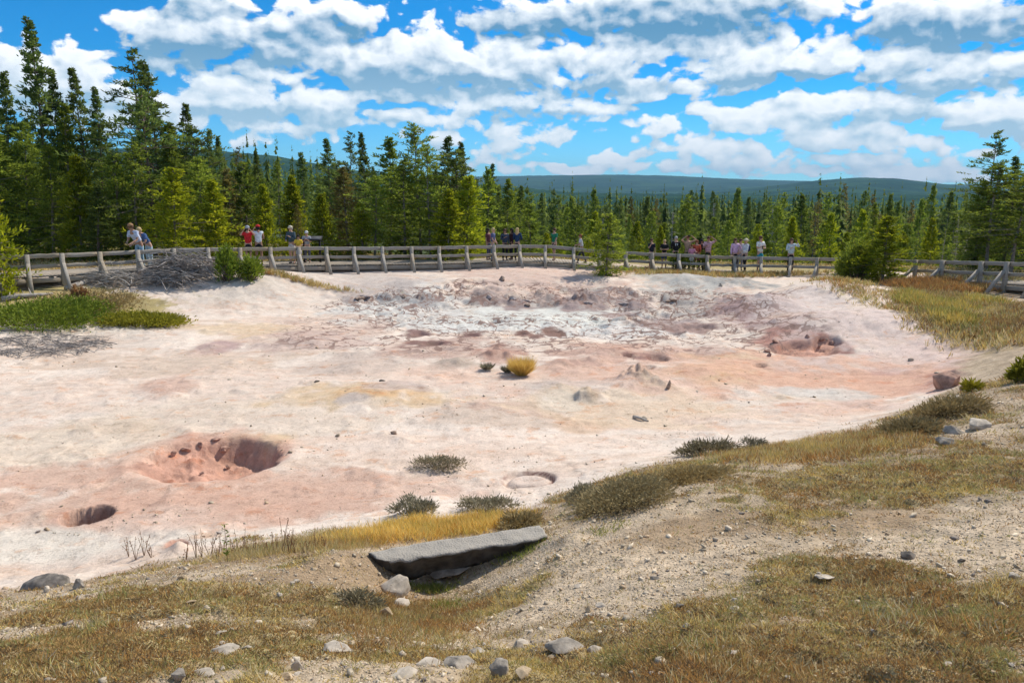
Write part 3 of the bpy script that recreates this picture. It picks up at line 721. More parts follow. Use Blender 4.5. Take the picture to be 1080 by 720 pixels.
for px, py, rx, ry in [(720,16,120,24),(600,20,110,16),(1020,30,90,20),(455,88,100,14),(225,60,80,14),(645,92,60,9),(345,36,70,12),(95,110,60,10),(300,122,110,8),(830,82,70,7),(1000,90,60,8),(930,126,70,7),(560,122,60,7),(1060,140,50,8),(200,8,60,10)]:
    a_, e_ = azel(px, py); dd = nt.vec('MULTIPLY', nt.vec('SUBTRACT', wpo, (a_, e_, 0)), (F / rx, F / ry, 0)); v_ = nt.math('SUBTRACT', 1, nt.vec('DOT_PRODUCT', dd, dd))
    dk = v_ if dk is None else nt.math('MAXIMUM', dk, v_)
dkm = nt.rng(dk, -1.0, .7, 0, 1.15)
sraw = nt.math('ADD', nt.math('MULTIPLY', lit, 1.7), nt.math('MULTIPLY', nt.math('SUBTRACT', B0, B2), .9))
sraw = nt.math('ADD', sraw, nt.math('MULTIPLY', nt.math('SUBTRACT', nt.noise(pvo, 34, 6, .62, .5, dim='2D'), .5), 1.5))
shade = nt.rng(nt.math('SUBTRACT', sraw, dkm), -1.35, .95, sm=False)
thin = nt.rng(D0, .2, 1.4, 1.0, .72)
shade = nt.math('MULTIPLY', shade, thin)
hi = nt.rng(eln, .03, .20, 0, 1)                        # higher clouds show darker bases
dark = nt.mix(hi, (3.4, 4.9, 6.0), (.8, 2.2, 3.7))
ccol = nt.mix(shade, dark, (7.9, 8.1, 8.3))
tint = nt.mix(nt.rng(eln, -.03, .17), (.42, .86, 1.08), (.01, .56, .93))
tint2 = nt.mix(nt.rng(eln, .30, .8), tint, (.95, .98, 1.0))
skyc = nt.mix(1.0, sky.outputs[0], tint2, 'MULTIPLY')
fin = nt.mix(alpha, skyc, ccol)
nt.l.new(fin, bg.inputs[0]); bg.inputs[1].default_value = .13
w.cycles.sampling_method = 'MANUAL'; w.cycles.sample_map_resolution = 512

vs = SC.view_settings
SC.display_settings.display_device = 'sRGB'
vs.view_transform = 'Standard'; vs.look = 'None'; vs.gamma = 1; vs.use_curve_mapping = False; vs.exposure = 0.24
cy = SC.cycles
cy.use_denoising = True; cy.denoiser = 'OPENIMAGEDENOISE'; cy.denoising_input_passes = 'RGB_ALBEDO_NORMAL'
cy.max_bounces = 6; cy.diffuse_bounces = 3; cy.glossy_bounces = 2; cy.transmission_bounces = 3; cy.volume_bounces = 0; cy.transparent_max_bounces = 6
cy.use_adaptive_sampling = True; cy.adaptive_threshold = .015
cy.caustics_reflective = False; cy.caustics_refractive = False
# ================================================================== trees
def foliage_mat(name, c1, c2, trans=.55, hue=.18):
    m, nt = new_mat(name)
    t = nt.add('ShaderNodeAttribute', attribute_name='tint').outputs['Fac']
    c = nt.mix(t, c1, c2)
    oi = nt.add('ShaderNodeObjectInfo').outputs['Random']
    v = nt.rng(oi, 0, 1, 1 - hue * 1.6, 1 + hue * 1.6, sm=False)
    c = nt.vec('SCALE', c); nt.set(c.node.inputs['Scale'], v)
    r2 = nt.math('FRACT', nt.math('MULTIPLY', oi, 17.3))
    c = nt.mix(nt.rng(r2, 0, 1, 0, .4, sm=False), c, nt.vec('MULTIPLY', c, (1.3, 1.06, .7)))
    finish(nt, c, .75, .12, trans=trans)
    return m
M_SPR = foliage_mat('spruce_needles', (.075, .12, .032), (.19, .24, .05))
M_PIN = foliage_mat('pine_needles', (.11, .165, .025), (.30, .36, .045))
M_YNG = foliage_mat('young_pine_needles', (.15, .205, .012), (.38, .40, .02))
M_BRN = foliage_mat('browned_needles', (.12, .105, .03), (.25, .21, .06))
M_BARK = simple_mat('grey_bark', (.20, .165, .135), .95, .4, 5, .1)
M_BARK2 = simple_mat('brown_bark', (.15, .11, .085), .95, .4, 5, .1)
M_DEAD = simple_mat('bleached_wood', (.36, .32, .28), .95, .35, 6, .1)

def tufts(P_, D_, L_, Wd, seed=0):
    """kite-shaped needle tufts"""
    n = len(P_); r = np.random.default_rng(seed)
    D_ = D_ / np.linalg.norm(D_, axis=1, keepdims=True)
    R = r.normal(size=(n, 3)); S = np.cross(D_, R); S /= np.linalg.norm(S, axis=1, keepdims=True) + 1e-9
    L_ = np.broadcast_to(L_, (n,))[:, None]; Wd = np.broadcast_to(Wd, (n,))[:, None]
    m = P_ + D_ * L_ * .55
    V = np.stack([P_, m + S * Wd / 2, P_ + D_ * L_, m - S * Wd / 2], 1).reshape(-1, 3)
    return V, np.arange(n * 4).reshape(n, 4)

def conifer_mesh(kind, h, c0, wmax, nlev, nb, nt_, tl, tw, prof, seed, fmat, bmat, irr=.25, tr=.13, limbs=60, gap=.0):
    r = np.random.default_rng(seed)
    n = nlev * nb
    f = np.sort((np.arange(n) + r.random(n) * 2) / (n + 2)); f = 1 - (1 - f) ** 1.0 * 1.0; f = np.clip(f, 0, .995)
    az = r.random(n) * 2 * np.pi
    if prof == 'spire': pr = (1 - f) ** .78 * np.minimum(1, .5 + f * 4)
    elif prof == 'pine': pr = np.sqrt(np.clip(1 - f ** 2.2, 0, 1)) * (.55 + .45 * np.minimum(1, f * 3)) * (1 - .35 * f)
    else: pr = (1 - f) ** .6 * (.8 + .2 * np.sin(f * 20))
    lobes = 1 + irr * (np.sin(az * 2 + f * 9 + seed) + np.sin(az * 3 - f * 23 + seed * 2)) * .7
    L = wmax * pr * lobes * r.uniform(.45, 1.3, n)
    keep = r.random(n) > gap; f, az, L, pr = f[keep], az[keep], np.maximum(L[keep], .16), pr[keep]
    n = len(f); z = h * (c0 + (1 - c0) * f)
    el = np.radians(-12 + 50 * f + r.normal(0, 10, n))
    d = np.stack([np.cos(az) * np.cos(el), np.sin(az) * np.cos(el), np.sin(el)], 1)
    bend = np.stack([.12 * np.sin(z * .35 + seed), .12 * np.cos(z * .3 + seed), z], 1)
    bend[:, :2] -= np.array([.12 * math.sin(seed), .12 * math.cos(seed)]) * (1 - z / h)[:, None]
    s = r.uniform(.10, 1, (n, nt_)) ** .55
    base = bend[:, None] + d[:, None] * (s * L[:, None])[..., None]
    side = np.stack([-np.sin(az), np.cos(az), np.zeros(n)], 1)
    lat = r.normal(0, 1, (n, nt_)) * (.12 * L[:, None] * (1.2 - s) + .04)
    base = base + side[:, None] * lat[..., None] + r.normal(0, .035, (n, nt_, 3))
    base[..., 2] -= (s ** 2 * L[:, None]) * .12
    D = d[:, None] * .7 + np.array([0, 0, .35]) + r.normal(0, .55, (n, nt_, 3)) + side[:, None] * (np.sign(lat) * .4)[..., None]
    Pp = base.reshape(-1, 3); Dd = D.reshape(-1, 3)
    ft = np.repeat(f, nt_); ll = tl * r.uniform(.6, 1.3, len(Pp)) * (.5 + .5 * np.minimum(1, (1 - ft) * 3.5)); ww = tw * r.uniform(.6, 1.4, len(Pp))
    V, Qd = tufts(Pp, Dd, ll, ww, seed)
    br = r.random(n) * .5
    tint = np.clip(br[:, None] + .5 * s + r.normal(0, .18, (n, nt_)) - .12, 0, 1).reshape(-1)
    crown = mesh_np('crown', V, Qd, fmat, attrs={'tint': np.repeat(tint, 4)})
    mb = MB()
    zz = np.linspace(0, h * .96, 12)
    bp = np.stack([.12 * np.sin(zz * .35 + seed) - .12 * math.sin(seed) * (1 - zz / h), .12 * np.cos(zz * .3 + seed) - .12 * math.cos(seed) * (1 - zz / h), zz - .3], 1)
    mb.tube(bp, tr * (1 - zz / h) ** .9 + .004, 7)
    for k in r.choice(n, min(limbs, n), replace=False):
        p0 = bend[k]; q = p0 + d[k] * L[k] * .9; q[2] -= L[k] * .1
        mb.tube([p0, (p0 + q) / 2 + r.normal(0, .03, 3), q], [.03, .02, .008], 4, False)
    # bare stubs under the crown
    for k in range(int(c0 * 40)):
        a = r.random() * 6.28; zb = h * c0 * r.uniform(.3, 1); l = r.uniform(.3, .9) * min(1, wmax)
        mb.tube([(0, 0, zb), (math.cos(a) * l, math.sin(a) * l, zb - .1 * l)], [.018, .006], 4, False)
    trunk = mb.build('trunk', bmat)
    return trunk, crown, h

def snag_mesh(h, seed):
    r = np.random.default_rng(seed); mb = MB()
    zz = np.linspace(0, h, 10); mb.tube(np.stack([.1 * np.sin(zz * .4), .05 * np.cos(zz * .5), zz - .2], 1), .10 * (1 - zz / h) + .015, 7)
    for k in range(110):
        z = r.uniform(.12, .97) * h; a = r.random() * 6.28; l = r.uniform(.3, 1.1) * (1.15 - z / h)
        p = np.array((0, 0, z)); q = p + np.array((math.cos(a) * l, math.sin(a) * l, r.uniform(-.25, .15) * l))
        mb.tube([p, (p + q) / 2 + (0, 0, .05), q], [.022, .014, .005], 4, False)
        for j in range(2):
            t = r.uniform(.4, .9); b = p * (1 - t) + q * t; mb.tube([b, b + r.normal(0, .16, 3)], [.008, .003], 3, False)
    return mb.build('trunk', M_DEAD), None, h

PROTO = {}
def proto(key, *a, **k): PROTO.setdefault(key, []).append(conifer_mesh(key, *a, **k))
# near kinds (fine tufts)
proto('spire', 13, .06, 1.9, 60, 7, 24, .30, .085, 'spire', 1, M_SPR, M_BARK2, gap=.3, irr=.4, limbs=70)
proto('spire', 12, .04, 2.1, 56, 7, 24, .30, .085, 'spire', 2, M_SPR, M_BARK2, gap=.33, irr=.55, limbs=70)
proto('lodgepole', 11, .04, 2.1, 52, 8, 22, .32, .09, 'pine', 3, M_PIN, M_BARK, irr=.6, gap=.25)
proto('lodgepole', 12, .12, 2.2, 52, 7, 22, .32, .09, 'spire', 4, M_PIN, M_BARK, irr=.65, gap=.28)
proto('lodgepole', 10, .02, 2.2, 50, 8, 22, .32, .09, 'spire', 14, M_PIN, M_BARK, irr=.55, gap=.2)
proto('lodgepole', 12, .30, 2.3, 40, 6, 24, .32, .09, 'pine', 41, M_PIN, M_BARK, irr=.7, gap=.3, limbs=90)
proto('lodgepole', 11, .10, 2.4, 38, 6, 26, .34, .09, 'pine', 42, M_SPR, M_BARK2, irr=.8, gap=.35, limbs=90)
proto('young', 6, .02, 1.6, 30, 7, 22, .28, .08, 'pine', 43, M_PIN, M_BARK, irr=.7, tr=.08, gap=.25)
proto('fartall', 13, .35, 1.7, 28, 6, 12, .42, .13, 'pine', 44, M_PIN, M_BARK, irr=.7, gap=.3, limbs=30)
proto('open', 14, .22, 2.1, 26, 6, 34, .32, .085, 'pine', 5, M_SPR, M_BARK2, irr=.55, gap=.38, limbs=80)
proto('young', 5.5, .0, 1.35, 40, 8, 18, .26, .075, 'spire', 6, M_YNG, M_BARK, irr=.5, tr=.07, gap=.15)
proto('young', 6.5, .0, 1.3, 44, 8, 18, .26, .075, 'pine', 7, M_YNG, M_BARK, irr=.55, tr=.08, gap=.2)
proto('brown', 9, .05, 1.2, 40, 7, 16, .28, .08, 'pine', 8, M_BRN, M_BARK, irr=.4, gap=.2)
# far kinds (coarser)
proto('fartall', 13, .22, 1.65, 38, 7, 10, .42, .13, 'spire', 21, M_SPR, M_BARK, irr=.4, gap=.15, limbs=20)
proto('fartall', 14, .32, 1.5, 36, 7, 10, .42, .13, 'pine', 22, M_SPR, M_BARK, irr=.5, gap=.2, limbs=20)
proto('fartall', 12, .10, 1.8, 38, 7, 10, .42, .13, 'spire', 23, M_PIN, M_BARK, irr=.4, gap=.12, limbs=20)
proto('faryoung', 6, .0, 1.35, 28, 7, 8, .36, .12, 'spire', 24, M_YNG, M_BARK, irr=.3, tr=.07, limbs=8)
proto('faryoung', 7, .0, 1.4, 30, 7, 8, .36, .12, 'pine', 25, M_PIN, M_BARK, irr=.35, tr=.07, limbs=8)
proto('farbrown', 11, .25, 1.0, 28, 6, 7, .38, .11, 'pine', 26, M_BRN, M_BARK, irr=.4, gap=.3, limbs=20)
PROTO['snag'] = [snag_mesh(9, 31), snag_mesh(8, 32)]
USED = set()
NAMES = {'spire': 'spruce_tree', 'lodgepole': 'pine_tree', 'open': 'pine_tree', 'young': 'young_pine', 'brown': 'browning_pine', 'fartall': 'pine_tree', 'faryoung': 'young_pine', 'farbrown': 'browning_pine', 'snag': 'dead_tree'}
CATS = {'snag': 'dead tree'}
tcount = 0
def plant(kind, x, y, h, wscale=1.0, label=None, group=None, v=None, lean=0):
    global tcount
    tcount += 1
    pl = PROTO[kind]; v = (tcount * 7 + int(abs(x) * 10)) % len(pl) if v is None else v
    tr, cr, h0 = pl[v]
    z = g1(x, y)
    e = empty(NAMES[kind], (x, y, z - .05), random.random() * 6.28)
    s = h / h0; e.scale = (s ** .8 * wscale, s ** .8 * wscale, s); ln = random.Random(tcount); e.rotation_euler = (ln.gauss(0, .022), ln.gauss(0, .022), e.rotation_euler.z)
    for p in (tr, cr):
        if p is None: continue
        if id(p) not in USED: USED.add(id(p)); p.parent = e
        else:
            c = p.copy(); COL.objects.link(c); c.parent = e
    tag(e, label, CATS.get(kind, 'tree'), group)
    return e
def plant_px(kind, px, top, d, wscale=1.0, label=None, group=None, v=None, lean=0):
    p = at_y(px, top, d); z = g1(p[0], p[1])
    return plant(kind, p[0], p[1], p[2] - z, wscale, label, group, v, lean)

GL = 'conifers close behind the boardwalk'
NEAR = [
 ('spire',28,18,45,.95,'tallest dark spruce at the far left with a sharp spire'),
 ('spire',48,72,46,.8,'dark spruce just right of the tallest spire at far left'),
 ('spire',2,76,44,.9,'dark spruce cut by the left edge of the picture'),
 ('spire',78,73,47,.9,'pointed spruce standing alone against cloud between the two tall clumps'),
 ('spire',96,93,46,.85,'shorter pointed spruce right of the one standing against cloud'),
 ('lodgepole',62,108,45,.9,'mid green conifer filling the gap low between two left spruces'),
 ('open',136,49,43,1.1,'tall open pine with ragged dark boughs left of centre stand'),
 ('spire',161,66,45,1.0,'dark conifer touching the right side of the ragged open pine'),
 ('lodgepole',150,96,41,1.0,'green conifer in front of the ragged open pine'),
 ('spire',190,110,46,1.0,'dark conifer on the slope of crowns right of the open pine'),
 ('lodgepole',176,128,42,1.05,'bright green conifer right behind the leaning pair of visitors'),
 ('lodgepole',208,134,45,1.0,'mid green conifer stepping down right of the tall left stand'),
 ('spire',217,137,50,.8,'small dark pointed crown on the falling treeline'),
 ('spire',233,144,52,.8,'lone little spruce top standing clear at the treeline gap'),
 ('farbrown',251,153,56,.9,'thin half bare crown poking above the treeline near the left hill'),
 ('lodgepole',20,130,41,1.0,'green conifer low in front of the tallest spruce'),
 ('lodgepole',45,150,40,1.0,'yellow green conifer below the tall left spruces'),
 ('young',75,165,39,1.0,'olive young pine behind the left end of the railing'),
 ('spire',98,196,37.5,1.5,'very dark bushy spruce in shade behind the left railing'),
 ('young',120,165,40,1.1,'olive pine between the dark bushy spruce and leaning visitors'),
 ('young',176,177,37,1.25,'bright green young pine just right of the leaning visitors'),
 ('lodgepole',138,150,39,1.0,'green pine directly above the leaning visitors'),
 ('lodgepole',205,165,40,1.1,'dark green pine above the left end of the brush pile'),
 ('young',224,190,39,1.1,'olive young pine above the brush pile'),
 ('brown',240,178,42,1.0,'brownish green pine left of the visitor in red'),
 ('young',258,172,43,1.1,'yellowish pine behind the visitor in red'),
 ('young',277,195,41,.9,'green young pine behind the visitor in the red cap'),
 ('spire',270,160,50,.8,'narrow dark spruce in front of the left hill'),
 ('fartall',292,170,58,.8,'slim pine with bare lower stem in front of the left hill'),
 ('young',305,186,46,1.0,'green young pine beside the small orange tree'),
 ('brown',312,215,40,.6,'small orange brown dying tree behind the grey hooded visitor'),
 ('fartall',318,161,54,1.0,'grey green slender pine left of the centre stand'),
 ('spire',343,147,50,1.0,'dark spruce with a sharp top at the left of the centre stand'),
 ('young',338,205,38.5,1.1,'olive pine behind the information panel'),
 ('open',370,138,52,.85,'ragged open crown rising behind the centre stand'),
 ('spire',384,139,53,.85,'dark spire beside the ragged crown of the centre stand'),
 ('brown',365,176,41,1.2,'olive brown pine with spreading boughs in the centre stand'),
 ('lodgepole',355,170,44,1.0,'mid green pine filling the left of the centre stand'),
 ('lodgepole',408,144,45,1.1,'bright green pine left of the tallest tree of the centre stand'),
 ('lodgepole',392,185,40,1.1,'dark green pine low in the centre stand'),
 ('lodgepole3',441,130,43,1.0,'tallest full pine of the centre stand'),
 ('lodgepole3',452,152,41,.9,'yellow green pine in front of the tallest centre pine'),
 ('lodgepole',424,168,40.5,1.1,'rich green pine left of the two bare centre trunks'),
 ('spire',473,144,44,1.2,'dark pointed pine right of the tallest centre pine'),
 ('lodgepole',479,158,42,1.0,'bright green pine at the right of the centre stand'),
 ('young',492,185,41,1.2,'low bright pine at the right end of the centre stand'),
 ('young',470,200,39.5,1.2,'low bright pine below the right side of the centre stand'),
 ('spire',486,150,46,.9,'pointed crown closing the right side of the centre stand'),
 ('young',380,214,39.5,1.1,'low dark young pine behind the middle railing'),
 ('fartall',512,176,54,1.1,'open crowned pine just right of the centre stand'),
 ('spire',517,173,55,.8,'dark narrow spruce just right of the centre stand'),
 ('lodgepole',536,188,56,1.0,'mid green conifer above the group of four visitors'),
 ('fartall',550,196,60,1.0,'slim conifer above the blond visitor'),
 ('young',560,215,52,1.0,'bright young conifer right of the blond visitor'),
 ('open',1044,137,37,1.1,'ragged open pine at the right with bare upper boughs'),
 ('spire',1070,165,36,1.0,'dark spire beside the ragged right pine'),
 ('lodgepole',1052,172,35.5,1.2,'dense dark pine in front of the ragged right pine'),
 ('lodgepole',1036,190,36.5,.95,'dark pine on the left flank of the right clump'),
 ('lodgepole',1078,185,33,1.2,'bushy olive pine cut by the right edge of the picture'),
 ('lodgepole',1098,170,35,1.2,None),('spire',1130,150,37,1.1,None),('lodgepole',-15,120,40,1.1,None),('spire',-40,60,44,1.1,None),('spire',-80,90,44,1.1,None),
 ('snag',1012,226,41,.9,'bare grey dead tree behind the right railing'),
 ('snag',1022,232,43,.9,'second bare grey dead tree, shorter, nearer the dark right pines'),
 ('snag',996,240,42,.5,'thin bare dead tree left of the grey pair'),
 ('fartall',944,205,60,.8,'slim grey green pine behind the right bushes'),
]
for t in NEAR:
    if t[0] == 'lodgepole3': plant_px('lodgepole', t[1], t[2], t[3], t[4], t[5], GL, 3); continue
    plant_px(t[0], t[1], t[2], t[3], t[4] * (1.22 if t[0] == 'lodgepole' else 1.1), t[5] or 'green conifer standing just outside the picture beside the boardwalk', GL, None)

# the wood beyond: rows of individual trees
prof_top = [(-100,120),(0,150),(120,165),(200,172),(260,185),(300,192),(340,180),(400,175),(480,180),(520,196),(560,203),(600,207),(650,200),(690,196),(720,203),(750,198),(790,205),(830,205),(870,206),(900,202),(940,200),(980,204),(1020,210),(1080,190),(1200,180)]
pt = np.array(prof_top, float)
def ptop(px): return float(np.interp(px, pt[:, 0], pt[:, 1]))
LBL = {'fartall': 'tall slim conifer in the wood beyond the boardwalk', 'faryoung': 'short bright green conifer in the wood beyond the boardwalk', 'farbrown': 'thin brownish conifer in the wood beyond the boardwalk', 'snag': 'bare grey dead tree in the wood beyond the boardwalk',
       'spire': 'dark pointed spruce in the wood beyond the boardwalk', 'lodgepole': 'full mid green conifer in the wood beyond the boardwalk'}
GF = 'trees of the wood beyond the boardwalk'
r = random.Random(5)
for row, (d0, d1, n, off, kinds) in enumerate([
    (96, 125, 66, -2, ['fartall'] * 9 + ['farbrown']),
    (72, 92, 62, 10, ['fartall'] * 6 + ['farbrown', 'snag']),
    (58, 70, 62, 24, ['faryoung'] * 5 + ['fartall']),
    (47, 55, 50, 38, ['young', 'faryoung', 'faryoung', 'faryoung'])]):
    for i in range(n):
        px = -60 + (1210) * (i + r.random()) / n
        if row >= 2 and px < 470 and r.random() < .45: continue
        d = r.uniform(d0, d1)
        k = r.choice(kinds)
        if px < 500: top = ptop(px) + off * .8 + r.uniform(-5, 14)
        else: top = ptop(px) + off + r.choice([-9, -3, 2, 5, 9, 13]) * (1 if row == 0 else 1.3)
        if row == 3 and px > 500: top = max(top, 228) + r.uniform(-3, 10)
        if k == 'snag': top += 15
        plant_px(k, px, top, d, r.uniform(.85, 1.2), LBL.get(k, 'short bright green conifer in the wood beyond the boardwalk') if k != 'young' else LBL['faryoung'], GF)

# far wood: one mass
def far_wood():
    r = np.random.default_rng(77); n = 5200
    d = 125 * (1500 / 125) ** (r.random(n) ** 1.1); a = r.uniform(-.72, .72, n)
    x = d * np.sin(a); y = d * np.cos(a)
    z = gzf(x, y); h = r.uniform(9, 15, n) * (1 - .25 * sstep(300, 1200, d)); w = h * r.uniform(.11, .17, n) * (1 + sstep(250, 900, d) * 1.2)
    V = []; T = []; tint = []
    # each: 3 ragged stacked skirts of 7 leaves
    ns = 26
    f = np.sort(r.random((n, ns)), 1); az = r.random((n, ns)) * 6.28
    L = w[:, None] * (1.02 - f) * r.uniform(.6, 1.2, (n, ns)); zz = z[:, None] + h[:, None] * (.12 + .86 * f)
    c = np.stack([x[:, None] + 0 * f, y[:, None] + 0 * f, zz], -1)
    o = np.stack([np.cos(az), np.sin(az), 0 * az - .12], -1) * L[..., None]
    s = np.stack([-np.sin(az), np.cos(az), 0 * az], -1) * (L * .45)[..., None]
    up = np.array([0, 0, 1.0]) * (h[:, None] * .085)[..., None]
    up = np.minimum(up, np.array([0, 0, 1.0]) * (L * .8)[..., None])
    q = np.stack([c + up, c + o * .6 + s, c + o, c + o * .6 - s], 2).reshape(-1, 3)
    u2 = np.array([0, 0, 1.0]) * (L * 1.1)[..., None]
    q2 = np.stack([c + u2, c + s - u2 * .6, c + o * .5 - u2 * .4, c - s - u2 * .6], 2).reshape(-1, 3)
    VV = np.concatenate([q, q2]); Qf = np.arange(len(VV)).reshape(-1, 4)
    tt = np.clip(r.random((n, 1)) * .7 + r.random((n, ns)) * .4, 0, 1)
    ti = np.concatenate([np.repeat(tt.reshape(-1), 4)] * 2)
    o_ = mesh_np('distant_wood', VV, Qf, M_SPR, attrs={'tint': ti})
    tag(o_, 'dense mass of small far conifers filling the valley below the hills', 'forest', kind='stuff')
far_wood()

# ================================================================== shrubs
def bush_thing(name, px, py, wpx, hpx, fmat, label, cat, ntuft=2500, tl=.12, tw=.035, dens_top=1.0, seed=0, group=None, flat=0.0, yw=None, stem=True, dead=0.0):
    """rounded shrub of leaf tufts on real stems; (px,py) is the foot"""
    p = hit(px, py); s = px_scale(p); W = wpx / s / 2; H = hpx / s
    yw = W if yw is None else yw
    r = np.random.default_rng(seed + 100)
    e = empty(name, tuple(p)); tag(e, label, cat, group)
    nb = max(14, ntuft // 45); aa = r.random(nb) * 6.28; rr = np.sqrt(r.random(nb)); 
    cx = rr * np.cos(aa) * W * .85; cyy = rr * np.sin(aa) * yw * .85; cz = H * (1 - .62 * rr ** 2) * r.uniform(.45, 1.0, nb)
    k = r.integers(0, nb, ntuft)
    q = np.stack([cx[k], cyy[k], cz[k]], 1)
    rad = np.array([W * .24, yw * .24, H * .20])
    q = q + r.normal(0, 1, (ntuft, 3)) * rad * .62
    g = gzf(q[:, 0] + p[0], q[:, 1] + p[1]) - p[2]
    q[:, 2] = np.maximum(q[:, 2], 0.02) ; q[:, 2] += g * .9
    D = q * np.array([1, 1, .6]) / (W + .01) + np.array([0, 0, .45]) + r.normal(0, .55, (ntuft, 3))
    V, Qd = tufts(q, D, tl * r.uniform(.6, 1.3, ntuft), tw * r.uniform(.7, 1.3, ntuft), seed)
    tint = np.clip(r.random(nb)[k] * .6 + r.random(ntuft) * .5, 0, 1)
    mesh_np('foliage', V, Qd, fmat, e, attrs={'tint': np.repeat(tint, 4)})
    if stem:
        mb = MB()
        for j in range(nb):
            gg = g1(p[0] + cx[j], p[1] + cyy[j]) - p[2]
            a = np.array([cx[j] * .25, cyy[j] * .25, gz_ := g1(p[0] + cx[j]*.25, p[1] + cyy[j]*.25) - p[2] - .03]); b = np.array([cx[j], cyy[j], cz[j] + gg])
            mb.tube([a, a * .5 + b * .5 + (0, 0, -.1 * H), b], [.018 * H + .003, .012 * H + .002, .002], 4, False)
        mb.build('stem', M_BARK2, e)
    return e
M_SAGE = foliage_mat('grey_sage', (.16, .145, .10), (.34, .31, .21), .2, .1)
M_DRYS = foliage_mat('dry_olive_scrub', (.20, .16, .08), (.38, .30, .15), .2, .1)
M_JUN = foliage_mat('juniper_green', (.075, .12, .015), (.20, .25, .03), .3, .1)
M_MOSS = foliage_mat('olive_mat', (.14, .14, .015), (.36, .34, .035), .4, .1)
M_GRN = foliage_mat('leafy_green', (.09, .15, .02), (.26, .34, .04), .4, .1)
M_GOLD = foliage_mat('golden_straw', (.70, .46, .10), (.88, .68, .24), .3, .05)
M_RUST = foliage_mat('rusty_stalks', (.20, .10, .05), (.38, .22, .10), .2, .1)

# young pine on the rim and the young tree at the far left edge, in front of the railing
p = hit(639, 291); e = plant('young', p[0], p[1], 2.55, 1.0, 'small bushy pine growing alone on the pale rim in front of the railing', None, 0); e.scale = (.74, .74, 2.55 / 5.5)
p = hit(0, 314); e = plant('young', p[0], p[1], 4.7, .8, 'yellow green young pine at the left edge standing in front of the railing', None, 1)
p = hit(935, 292)
bush_thing('shrub', 905, 296, 42, 38, M_PIN, 'large rounded green shrub hiding the railing right of the pale shirted visitors', 'shrub', 5200, .16, .05, seed=1)
p = hit(930, 297); e = plant('young', p[0], p[1], 2.5, 1.0, 'conical young green pine overlapping the right side of the large rounded shrub', None, 2); e.scale = (.85, .85, 2.5 / 6)
plant_px('young', 903, 240, 37.5, .8, 'bright young pine rising behind the rounded green shrubs', GL, 0)
plant_px('lodgepole', 922, 213, 47, .9, 'taller pine right behind the rounded green shrubs', GL, 1)
bush_thing('shrub', 240, 296, 26, 33, M_GRN, 'bright green bush at the right end of the brush pile', 'bush', 2200, .13, .05, seed=3)
bush_thing('shrub', 266, 295, 24, 26, M_GRN, 'smaller green bush under the visitor in red', 'bush', 1900, .13, .05, seed=4)
bush_thing('shrub', 721, 285, 34, 18, M_GRN, 'low wide bright green bush below the visitor with raised arms', 'bush', 2000, .13, .05, seed=5)
bush_thing('shrub', 741, 287, 14, 18, M_PIN, 'small dark green bush beside the low bright one', 'bush', 700, .12, .04, seed=6)
bush_thing('juniper_mat', 52, 338, 122, 15, M_JUN, 'dark green creeping juniper mat at the left below the railing', 'juniper', 9000, .13, .04, seed=7, yw=2.2)
bush_thing('juniper_mat', 150, 342, 92, 10, M_MOSS, 'olive creeping mat with a rounded right end on the pale crust', 'juniper', 7000, .12, .035, seed=8, yw=.9)
bush_thing('juniper_mat', 90, 322, 110, 8, M_DRYS, 'browned low scrub between the green mats and the boardwalk', 'scrub', 3500, .14, .035, seed=9, yw=1.6)
bush_thing('shrub', 85, 318, 14, 16, M_RUST, 'small rusty brown bush in front of the left railing', 'bush', 600, .13, .04, seed=10)
# grey and dry shrubs round the near rim
bush_thing('sage_shrub', 462, 494, 64, 12, M_SAGE, 'long low grey shrub standing alone on the peach crust', 'shrub', 1500, .07, .012, seed=11, yw=.25)
bush_thing('sage_shrub', 435, 543, 48, 18, M_SAGE, 'rounded grey green shrub left above the golden grass', 'shrub', 2000, .06, .012, seed=12, yw=.3)
bush_thing('sage_shrub', 512, 540, 66, 14, M_SAGE, 'grey shrub trailing right above the concrete ledge', 'shrub', 2200, .06, .012, seed=13, yw=.3)
bush_thing('sage_shrub', 548, 555, 46, 12, M_DRYS, 'brownish tuft at the right end of the concrete ledge', 'shrub', 1500, .06, .012, seed=14, yw=.25)
bush_thing('dry_shrub', 655, 530, 100, 22, M_DRYS, 'wide olive brown scrub mound on the near rim, middle right', 'shrub', 9000, .05, .012, seed=15, yw=.95)
bush_thing('dry_shrub', 722, 507, 90, 12, M_DRYS, 'olive scrub mound running right from the wide one', 'shrub', 6500, .05, .012, seed=16, yw=.6)
bush_thing('dry_shrub', 614, 528, 36, 15, M_SAGE, 'grey edged scrub at the left tip of the wide mound', 'shrub', 1600, .06, .012, seed=17, yw=.35)
bush_thing('sage_shrub', 745, 479, 62, 13, M_SAGE, 'grey green shrub on the crust above the near rim', 'shrub', 2400, .08, .014, seed=18, yw=.35)
bush_thing('sage_shrub', 790, 474, 34, 11, M_SAGE, 'thin low grey twigs right of the grey green shrub', 'shrub', 700, .07, .010, seed=19, yw=.2)
bush_thing('dry_shrub', 1000, 438, 70, 16, M_DRYS, 'dark dry scrub crest on the right rim', 'shrub', 3200, .09, .018, seed=20, yw=.7)
bush_thing('dry_shrub', 960, 454, 60, 10, M_DRYS, 'dry scrub stepping down left from the crest scrub', 'shrub', 2400, .09, .018, seed=21, yw=.6)
bush_thing('shrub', 1022, 414, 22, 12, M_MOSS, 'small yellow green plant beside the red boulder', 'plant', 420, .10, .025, seed=22)
bush_thing('shrub', 1076, 404, 26, 24, M_MOSS, 'mossy green bush at the right edge of the basin', 'bush', 1200, .11, .03, seed=23)
